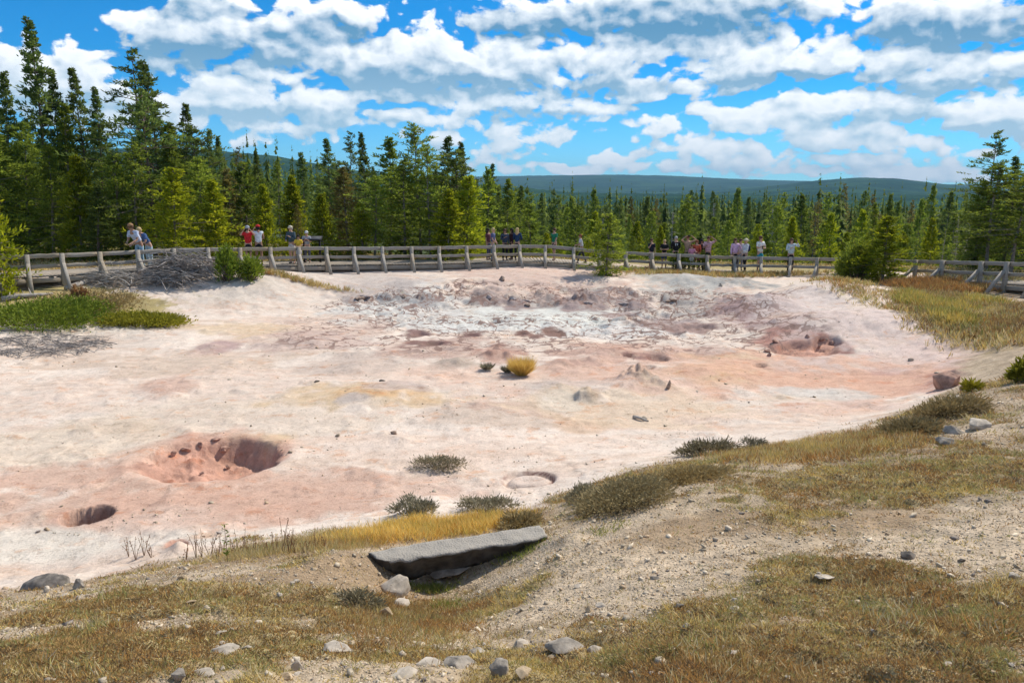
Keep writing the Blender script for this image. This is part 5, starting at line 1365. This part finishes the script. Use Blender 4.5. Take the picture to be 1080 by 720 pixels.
def deck():
    mb = MB(); DW = 2.5
    for i in range(len(FP) - 1):
        a, n0 = offs(i, 0.12); b, n1 = offs(i + 1, 0.12)
        za, zb = FP[i][2] - .80, FP[i + 1][2] - .80
        m = 9
        for j in range(m):
            t = (j + .5) / m; p = a * (1 - t) + b * t; n = n0 * (1 - t) + n1 * t; z = za * (1 - t) + zb * t
            q = p + n * DW; w = np.linalg.norm(b - a) / m - .012
            mb.beam((*p, z + random.uniform(-.004, .004)), (*q, z + random.uniform(-.004, .004)), w, .05)
        for o in (.02, DW + .18):       # edge beams
            p, _ = offs(i, o); q, _ = offs(i + 1, o)
            mb.beam((*p, za - .125), (*q, zb - .125), .09, .17)
        for o in (.7, 1.9):
            p, _ = offs(i, o); mb.beam((*p, za - .045), (*p, g1(*p) - .1), .14, .14, (0, 1, 0))
    o = mb.build('boardwalk', M_DECK); tag(o, kind='structure')
deck()
fence = empty('timber_railing', (FP[0][0], FP[0][1], FP[0][3])); FO = np.array(fence.location)
tag(fence, 'long grey timber railing with braced posts curving round the basin along the boardwalk', 'railing')
for i in range(len(FP)):
    p, n = offs(i, 0); zt = FP[i][2]; g = g1(*p)
    wj = random.uniform(-.01, .01)
    mb = MB(); mb.beam(np.array((p[0] + wj, p[1], g - .25)) - FO, np.array((*p, zt + .015)) - FO, .15, .15, (n[0], n[1], 0)); po = mb.build('post', M_WOOD, fence)
    q = p - n * .80; gq = g1(*q); s_ = p - n * .10
    mb = MB(); mb.beam(np.array((s_[0], s_[1], zt - .33)) - FO, np.array((q[0], q[1], gq - .02)) - FO, (.11), .12, (-n[1], n[0], 0)); br = mb.build('brace', M_WOOD, po)
    if i < len(FP) - 1:
        p2, n2 = offs(i + 1, 0); z2 = FP[i + 1][2]
        for nm, dz, h, oo in (('top_rail', -.07, .15, -.135), ('middle_rail', -.44, .13, -.13)):
            a = p + n * oo * -1; b = p2 + n2 * oo * -1; e_ = (b - a) / np.linalg.norm(b - a)
            mb = MB(); mb.beam(np.array((*(a + e_ * .004), zt + dz)) - FO, np.array((*(b - e_ * .004), z2 + dz + random.uniform(-.01, .01))) - FO, .09, h, (0, 0, 1), .008, 5); mb.build(nm, M_WOOD, fence)

# information panel behind the railing
M_BLK = simple_mat('black_painted_metal', (.025, .025, .027), .7, .1, spec=.1)
M_PANEL = simple_mat('panel_face', (.06, .062, .07), .8, .3, 5)
def panel():
    i = 7; z = FP[i][2] - .78
    p = at_y(329, 262, 36.4); e = empty('information_panel', (p[0], p[1], z)); tag(e, 'black sloping information panel on two posts behind the railing', 'information panel')
    for sx_ in (-.36, .36):
        mb = MB(); mb.beam((sx_, 0, -.1), (sx_, 0, .88), .08, .08, (0, 1, 0)); mb.build('post', M_BLK, e)
    mb = MB(); mb.beam((-.48, -.02, .97), (.48, -.02, .97), .34, .05, (0, -.55, 1)); mb.build('frame', M_BLK, e)
    mb = MB(); mb.beam((-.44, -.055, 1.0), (.44, -.055, 1.0), .27, .012, (0, -.55, 1)); mb.build('panel_board', M_PANEL, e)
panel()
# ================================================================== people
_MC = {}
def cloth(name, c, rough=.85):
    if name not in _MC:
        _MC[name] = simple_mat(name, c, rough, .18, 14, .15, .3, .01)
    return _MC[name]
SKINS = [cloth('skin_light', (.52, .31, .22), .6), cloth('skin_tan', (.38, .22, .15), .6)]
M_EYE = cloth('eye_dark', (.02, .018, .015), .3); M_LIP = cloth('lips', (.30, .10, .08), .5)
HAIRC = {'brown': (.10, .055, .03), 'black': (.018, .015, .014), 'blond': (.50, .36, .17), 'grey': (.42, .41, .40), 'red': (.22, .08, .035), 'white': (.62, .60, .57)}

def skin_mesh(name, V, E, R, root=0, sub=1):
    me = bpy.data.meshes.new(name); me.from_pydata([tuple(v) for v in V], E, []); me.update()
    ob = bpy.data.objects.new(name, me); COL.objects.link(ob)
    ob.modifiers.new('s', 'SKIN')
    sv = me.skin_vertices[0].data
    for i, rr in enumerate(R):
        sv[i].radius = rr if isinstance(rr, tuple) else (rr, rr); sv[i].use_root = (i == root)
    md = ob.modifiers.new('ss', 'SUBSURF'); md.levels = sub; md.render_levels = sub
    dg = bpy.context.evaluated_depsgraph_get(); dg.update()
    ev = ob.evaluated_get(dg); m2 = bpy.data.meshes.new_from_object(ev)
    VV = np.array([v.co[:] for v in m2.vertices]); FF = [tuple(p.vertices) for p in m2.polygons]
    bpy.data.objects.remove(ob); bpy.data.meshes.remove(me); bpy.data.meshes.remove(m2)
    return VV, FF

def obj_from(name, VV, FF, mats, parent, idx=None):
    me = bpy.data.meshes.new(name); me.from_pydata([tuple(v) for v in VV], [], FF); me.update()
    for m in mats: me.materials.append(m)
    for i, p in enumerate(me.polygons):
        p.use_smooth = True
        if idx is not None: p.material_index = idx[i]
    o = bpy.data.objects.new(name, me); COL.objects.link(o); o.parent = parent; return o

ARMS = { # (upper direction, forearm direction) for the right side x>0; mirrored for the left. figure faces -Y
 'down': ((.16, .02, -1), (.05, -.18, -1)), 'front': ((.22, -.25, -1), (-.55, -.75, -.15)), 'rail': ((.2, -.45, -1), (-.1, -.95, -.25)), 'clasp': ((.22, -.15, -1), (-.75, -.45, -.55)),
 'face': ((.35, -.55, -.75), (-.45, -.35, 1.0)), 'camera': ((.45, -.8, -.25), (-.55, -.35, .75)), 'hip': ((.75, .15, -.75), (-.75, -.25, -.45)), 'behind': ((.25, .35, -1), (-.6, .25, -.45)), 'up': ((.7, -.45, .35), (-.8, -.2, .65)),
 'cross': ((.25, -.3, -1), (-.95, -.45, .10)), 'chest': ((.25, -.2, -1), (-.6, -.6, .45)), 'swing': ((.12, -.4, -1), (.0, -.6, -.8)), 'swingb': ((.12, .4, -1), (.02, .15, -1))}

def person(px, doff, top_py, label, heading=0, arms=('down', 'down'), lean=0, skin=0, hair='brown', hairlen='short', hat=None, top=('tee', (.5, .5, .5)), leg=('trousers', (.05, .06, .09)), extra=None, step=0.0, group=None, printed=None, bag=None, turn=0):
    i = int(np.argmin(np.abs(FENCE[:, 0] - px))); zdeck = float(np.interp(px, FENCE[:, 0], FP[:, 2])) - .80 + .027
    d = float(np.interp(px, FENCE[:, 0], FENCE[:, 3])) + doff
    base = at_y(px, 270, d); topz = at_y(px, top_py, d)[2]
    H = (topz - zdeck) / (1 if not lean else (.55 + .45 * math.cos(math.radians(lean))))
    S = H / 1.76
    e = empty('person', (base[0], base[1], zdeck), math.radians(heading), S); tag(e, label, 'person', group)
    rot = Matrix.Rotation(math.radians(lean), 3, 'X')
    piv = Vector((0, 0, .95))
    U = lambda v: (rot @ (Vector(v) - piv) + piv) if lean else Vector(v)
    # upper joints
    spine, chest, ch2, neck = U((0, 0, 1.12)), U((0, 0, 1.30)), U((0, .005, 1.42)), U((0, .005, 1.50))
    tr = Matrix.Rotation(math.radians(turn), 3, 'Z')
    hv = [U((0, 0, 1.54))] ; hr = Matrix.Rotation(math.radians(lean * .6), 3, 'X') if lean else Matrix.Identity(3)
    def Hd(v): return U((0, 0, 1.54)) + hr @ (tr @ Vector(v))
    V = [Vector((0, 0, .97)), spine, chest, ch2, neck]; R = [(.135, .10), (.125, .09), (.145, .10), (.13, .085), (.055, .055)]
    E = [(0, 1), (1, 2), (2, 3), (3, 4)]
    for v, r_ in ((Hd((0, -.005, .02)), .062), (Hd((0, -.012, .09)), .080), (Hd((0, -.004, .155)), .078), (Hd((0, 0, .195)), .045)):
        V.append(v); R.append((r_, r_)); E.append((len(V) - 2 if len(V) > 6 else 4, len(V) - 1))
    AJ = []
    for s, am in ((1, arms[0]), (-1, arms[1])):
        ud, fd = [Vector((a * s, b, c)).normalized() for a, b, c in ARMS[am]]
        if lean: ud = (Matrix.Rotation(math.radians(lean * .35), 3, 'X') @ ud); fd = Matrix.Rotation(math.radians(lean * .2), 3, 'X') @ fd
        sh = U((.175 * s, 0, 1.425)); el = sh + ud * .29; wr = el + fd * .25; pm = wr + fd * .075
        k = len(V); V += [sh, el, wr, pm]; R += [(.055, .055), (.040, .040), (.026, .024), (.036, .022)]; E += [(3, k), (k, k+1), (k+1, k+2), (k+2, k+3)]
        side = fd.cross(Vector((0, 0, 1))); side = side.normalized() if side.length > .05 else Vector((1, 0, 0)); nrm = side.cross(fd).normalized()
        for j, (o, l) in enumerate(((-.030, .062), (-.010, .074), (.010, .070), (.030, .055))):
            a = len(V); b0 = pm + side * o + fd * .03; b1 = b0 + fd * l * .55 - nrm * .006; b2 = b1 + fd * l * .4 - nrm * .022
            V += [b0, b1, b2]; R += [(.0095, .0095), (.0085, .0085), (.0065, .0065)]; E += [(k+3, a), (a, a+1), (a+1, a+2)]
        a = len(V); ts = -1 if s > 0 else 1; V += [wr + fd * .035 + side * .038 * ts, wr + fd * .072 + side * .056 * ts]; R += [(.011, .011), (.008, .008)]; E += [(k+2, a), (a, a+1)]
        AJ.append((sh, el, wr, pm, fd))
    LJ = []
    for s in (1, -1):
        st = step * s
        hp = Vector((.09 * s, 0, .90)); kn = Vector((.10 * s, -.03 - st * .18, .50)); an = Vector((.105 * s, .02 - st * .34, .09)); he = an + Vector((0, .02, -.055)); to = an + Vector((.02 * s, -.15, -.062))
        k = len(V); V += [hp, kn, an, to]; R += [(.088, .088), (.056, .056), (.040, .040), (.030, .024)]; E += [(0, k), (k, k+1), (k+1, k+2), (k+2, k+3)]
        LJ.append((hp, kn, an, to))
    VV, FF = skin_mesh('b', V, E, R)
    idx = [0] * len(FF); VV = list(map(tuple, VV))
    def addell(c, r_, mi):
        mb = MB(); mb.ell(c, r_, None, 8, 5); vs = np.concatenate(mb.v); b = len(VV)
        VV.extend(map(tuple, vs))
        for f in np.concatenate(mb.q): FF.append(tuple(int(q) + b for q in f)); idx.append(mi)
        for f in np.concatenate(mb.t): FF.append(tuple(int(q) + b for q in f)); idx.append(mi)
    addell(Hd((0, -.100, .085)), (.014, .020, .022), 0); 
    for s in (1, -1): addell(Hd((.031 * s, -.082, .105)), (.013, .010, .008), 1); addell(Hd((.082 * s, .0, .09)), (.012, .02, .028), 0)
    addell(Hd((0, -.083, .045)), (.024, .008, .007), 2)
    body = obj_from('body', VV, FF, [SKINS[skin], M_EYE, M_LIP], e, idx)
    # hair
    if hair:
        hm = cloth('hair_' + hair, HAIRC[hair], .7); mb = MB(); mb.ell(Hd((0, .018, .125)), (.098, .105, .098), None, 12, 8)
        mb.ell(Hd((0, .055, .07)), (.078, .055, .085), None, 10, 6)
        if hairlen == 'long':
            mb.ell(Hd((0, .07, -.03)), (.095, .05, .17), None, 10, 7)
            for s in (1, -1): mb.ell(Hd((.078 * s, .01, -.02)), (.025, .045, .14), None, 8, 6)
        if hairlen == 'bun': mb.ell(Hd((0, .10, .17)), (.045, .045, .045), None, 8, 6)
        o = mb.build('hair', hm, e, True)
    if hat:
        kind, hc = hat; hm = cloth('hat_%02d' % int(hc[0] * 60 + hc[1] * 30), hc); mb = MB(); mb.ell(Hd((0, .01, .15)), (.104, .112, .085), None, 12, 8)
        if kind == 'cap': mb.ell(Hd((0, -.125, .125)), (.070, .075, .010), None, 10, 5)
        else: mb.ell(Hd((0, .0, .125)), (.18, .19, .014), None, 14, 5)
        mb.build('hat', hm, e, True)
    # top garment
    tk, tc = top; mt = cloth('fabric_%03d_%03d_%03d' % tuple(int(q * 200) for q in tc), tc)
    V = [U((0, 0, .93 if not lean else .97)), spine, chest, ch2, U((0, .005, 1.475))]; fat = .018 if tk != 'jacket' else .032
    R = [(.150 + fat, .118 + fat), (.135 + fat, .100 + fat), (.152 + fat, .108 + fat), (.135 + fat, .090 + fat), (.062, .062)]; E = [(0, 1), (1, 2), (2, 3), (3, 4)]
    for sh, el, wr, pm, fd in AJ:
        k = len(V)
        if tk == 'vest': V += [sh + (el - sh) * .12]; R += [(.066, .066)]; E += [(3, k)]
        elif tk in ('tee', 'tank'): V += [sh, sh + (el - sh) * (.75 if tk == 'tee' else .25)]; R += [(.070, .070), (.060, .060)]; E += [(3, k), (k, k+1)]
        else: V += [sh, el, wr - fd * .02]; R += [(.072, .072), (.055, .055), (.038, .038)]; E += [(3, k), (k, k+1), (k+1, k+2)]
    a, b = skin_mesh('t', V, E, R); obj_from({'tee': 'shirt', 'tank': 'shirt', 'vest': 'vest', 'jacket': 'jacket', 'long': 'shirt'}[tk], a, b, [mt], e)
    if printed == 'print':
        mb = MB(); c = U((0, -.135, 1.30)); 
        for dx in (-.045, .045): mb.beam((c[0] + dx - .03, c[1], c[2] + .05), (c[0] + dx + .03, c[1], c[2] + .05), .012, .03); mb.beam((c[0] + dx + .02, c[1], c[2] + .04), (c[0] + dx - .01, c[1], c[2] - .05), .012, .03, (1, 0, 0))
        mb.build('shirt_print', cloth('print_white', (.6, .6, .6)), e)
    if printed == 'stripes':
        mb = MB()
        for z in (1.08, 1.16, 1.24, 1.32, 1.40):
            c = U((0, 0, z)); mb.ell(c, (.176, .132, .014), None, 14, 4)
        mb.build('stripes', cloth('stripe_rose', (.32, .09, .11)), e, True)
    # legs
    lk, lc = leg; ml = cloth('fabric_%03d_%03d_%03d' % tuple(int(q * 200) for q in lc), lc)
    V = [Vector((0, 0, .985)), Vector((0, 0, .90))]; R = [(.145, .115), (.14, .118)]; E = [(0, 1)]
    for hp, kn, an, to in LJ:
        k = len(V)
        if lk == 'shorts': V += [hp, hp + (kn - hp) * .85]; R += [(.105, .105), (.088, .088)]; E += [(1, k), (k, k+1)]
        else: V += [hp, kn, an + Vector((0, 0, .0))]; R += [(.102, .102), (.070, .070), (.055, .055)]; E += [(1, k), (k, k+1), (k+1, k+2)]
    a, b = skin_mesh('l', V, E, R); obj_from('shorts' if lk == 'shorts' else 'trousers', a, b, [ml], e)
    msh = cloth('shoe', (.08, .075, .07) if skin else (.35, .34, .33))
    for hp, kn, an, to in LJ:
        mb = MB(); mb.ell((an.x, an.y - .055, an.z - .045), (.045, .125, .042), None, 10, 6); mb.build('shoe', msh, e, True)
    if extra in ('phone', 'camera', 'paper'):
        m = AJ[0][3] + AJ[0][4] * .05; c2 = AJ[1][3]
        c = (m + c2) / 2 if 'camera' in arms and arms[0] == arms[1] or extra == 'camera' else m
        o = None; mb = MB()
        if extra == 'camera': mb.beam((c.x - .06, c.y - .03, c.z), (c.x + .06, c.y - .03, c.z), .05, .08); mb.tube([(c.x, c.y - .05, c.z), (c.x, c.y - .13, c.z)], .03, 10)
        else: mb.beam((c.x, c.y - .02, c.z - .06), (c.x, c.y - .02, c.z + .08), .07, .012, (0, 1, 0))
        o = mb.build('camera' if extra == 'camera' else 'phone', M_BLK if extra != 'paper' else cloth('paper', (.6, .6, .58)))
        o.matrix_world = Matrix.Translation((base[0], base[1], zdeck)) @ Matrix.Rotation(math.radians(heading), 4, 'Z') @ Matrix.Scale(S, 4)
        nm = {'camera': 'black camera', 'phone': 'dark phone', 'paper': 'white leaflet'}[extra]
        tag(o, nm + ' held by the ' + label, 'camera' if extra == 'camera' else 'phone' if extra == 'phone' else 'leaflet')
        o['label'] = ' '.join(o['label'].split()[:15])
        if extra == 'paper': o.name = 'leaflet'
    if bag:
        mb = MB(); c = U((0, .17, 1.25)); mb.ell(c, (.14, .085, .20), None, 12, 8); o = mb.build('backpack', cloth('bag_%d' % int(bag[0] * 90 + bag[2] * 10), bag), None, True)
        o.matrix_world = Matrix.Translation((base[0], base[1], zdeck)) @ Matrix.Rotation(math.radians(heading), 4, 'Z') @ Matrix.Scale(S, 4)
        tag(o, ('backpack on the ' + label), 'backpack'); o['label'] = ' '.join(o['label'].split()[:15])
    return e
NV = (.03, .04, .08); BK = (.018, .018, .02)
person(148, .45, 236, 'person in pale blue shirt leaning over the left railing', -20, ('rail', 'front'), 32, 1, 'brown', hat=('cap', (.30, .17, .09)), top=('tee', (.50, .54, .66)), leg=('trousers', (.28, .40, .48)), extra=None, turn=-10)
person(158, .85, 240, 'person in navy shirt bending behind the one in pale blue', -30, ('front', 'rail'), 38, 0, 'blond', top=('tee', (.06, .11, .24)), leg=('trousers', (.35, .45, .52)))
person(262.5, .7, 238, 'person in red shirt raising a camera, grey cap', 15, ('camera', 'camera'), 0, 0, 'grey', hat=('cap', (.35, .36, .38)), top=('tee', (.60, .03, .035)), leg=('shorts', BK), extra='camera')
person(273.5, .6, 237, 'person in red cap and white sleeveless top', 200, ('camera', 'front'), 0, 1, 'black', hat=('cap', (.50, .03, .03)), top=('tank', (.66, .68, .72)), leg=('shorts', BK))
person(308.5, .8, 238, 'person in dark grey hooded top and beige cap', -20, ('chest', 'front'), 6, 0, 'grey', hat=('cap', (.55, .48, .36)), top=('jacket', (.07, .10, .12)), leg=('shorts', (.55, .52, .50)), extra=None)
person(315.5, .45, 247.5, 'child in yellow shirt in front of the dark grey hooded person', 10, ('front', 'front'), 5, 1, 'black', top=('tee', (.70, .46, .05)), leg=('shorts', (.55, .50, .52)))
person(324.5, 1.3, 243.5, 'person in pale cap and grey patterned shirt behind the information panel', 5, ('chest', 'chest'), 8, 0, 'grey', hat=('cap', (.62, .62, .62)), top=('tee', (.40, .40, .44)), leg=('trousers', (.10, .10, .13)))
person(519.5, .55, 240, 'person in navy polo and jeans with hands clasped at the railing', 75, ('clasp', 'clasp'), 4, 0, 'blond', top=('tee', (.09, .11, .21)), leg=('trousers', (.20, .28, .38)))
person(515, 1.4, 240.5, 'dark haired person half hidden behind the navy polo', 60, ('front', 'down'), 0, 1, 'black', 'long', top=('tee', (.14, .05, .06)), leg=('trousers', (.08, .08, .11)))
person(532.5, 1.0, 241, 'person in dark jacket and sunglasses, middle of the centre group', 20, ('down', 'chest'), 0, 1, 'brown', 'long', top=('jacket', (.05, .065, .10)), leg=('trousers', BK))
person(539.5, 1.2, 240.5, 'black haired person in dark top beside the blond one', -70, ('down', 'front'), 0, 1, 'black', 'long', top=('long', (.05, .02, .025)), leg=('trousers', BK))
person(545.5, .8, 240, 'blond person seen from behind in dark navy top', 160, ('front', 'front'), 0, 0, 'blond', 'long', top=('long', (.025, .05, .11)), leg=('trousers', BK))
person(584.5, 1.3, 240.5, 'person in green shirt walking alone on the boardwalk', -40, ('swing', 'swingb'), 0, 0, 'brown', top=('tee', (.03, .20, .11)), leg=('shorts', (.02, .025, .04)), step=.5)
person(613.5, 1.0, 247, 'person in white shirt walking left beside the lone pine', -85, ('swing', 'front'), 10, 0, 'red', top=('tee', (.68, .66, .66)), leg=('trousers', (.05, .05, .06)), step=.8)
person(687, .55, 251.5, 'person in black tee lifting a hand to the face', 20, ('down', 'face'), 0, 0, 'brown', top=('tee', (.02, .02, .035)), leg=('shorts', (.20, .24, .30)), extra=None)
person(700.5, .6, 252.5, 'person in plain black tee with arms folded', -10, ('cross', 'cross'), 0, 0, 'blond', top=('tee', BK), leg=('shorts', (.05, .08, .14)))
person(712.5, .8, 249, 'grey haired person in black top with white chest print', 0, ('behind', 'behind'), 0, 0, 'grey', top=('long', BK), leg=('trousers', BK), printed='print')
person(725, .8, 248.5, 'person with both arms raised, tan shirt, behind the low green bush', 5, ('up', 'up'), 0, 0, 'red', top=('tee', (.40, .26, .18)), leg=('trousers', (.18, .17, .10)), extra='camera')
person(729.5, .5, 258, 'small child in pink and white beside the tan shirt', 0, ('front', 'front'), 0, 0, 'red', 'long', top=('tee', (.60, .25, .34)), leg=('shorts', (.6, .58, .58)))
person(734.5, .7, 253, 'person in orange red top with long hair', -10, ('down', 'front'), 0, 0, 'red', 'long', top=('long', (.50, .10, .05)), leg=('trousers', (.30, .10, .08)))
person(739.5, 1.1, 252, 'dark dressed person between the orange and the pink tops', 10, ('down', 'down'), 0, 1, 'black', 'long', top=('long', BK), leg=('trousers', BK))
person(746.5, .6, 249, 'person in pink striped top holding hands near the chin', -15, ('up', 'chest'), 0, 1, 'brown', top=('tee', (.62, .38, .42)), leg=('trousers', BK), printed='stripes')
person(775, .6, 251, 'person in pink hooded top with hands on hips', 15, ('hip', 'down'), 0, 0, 'brown', 'long', top=('jacket', (.62, .40, .56)), leg=('trousers', BK))
person(780.5, 1.2, 251.5, 'person behind the pink hooded top, face just showing', 0, ('down', 'down'), 0, 0, 'brown', top=('tee', (.55, .50, .50)), leg=('trousers', (.3, .3, .32)))
person(786, .5, 251.5, 'person in cream brimmed hat, white sleeves and navy vest', -70, ('front', 'down'), 0, 0, 'blond', hat=('brim', (.66, .58, .40)), top=('long', (.66, .66, .68)), leg=('trousers', BK), step=.3, bag=NV)
person(801.5, .55, 248.5, 'tall person in white tee and teal shorts', 25, ('cross', 'chest'), 0, 0, 'brown', top=('tee', (.72, .72, .68)), leg=('shorts', (.03, .27, .33)), extra='phone')
person(834, .55, 251, 'person in pale jacket with long brown hair holding up a phone', 0, ('camera', 'chest'), 0, 0, 'brown', 'long', top=('jacket', (.52, .60, .62)), leg=('trousers', BK), extra='phone')
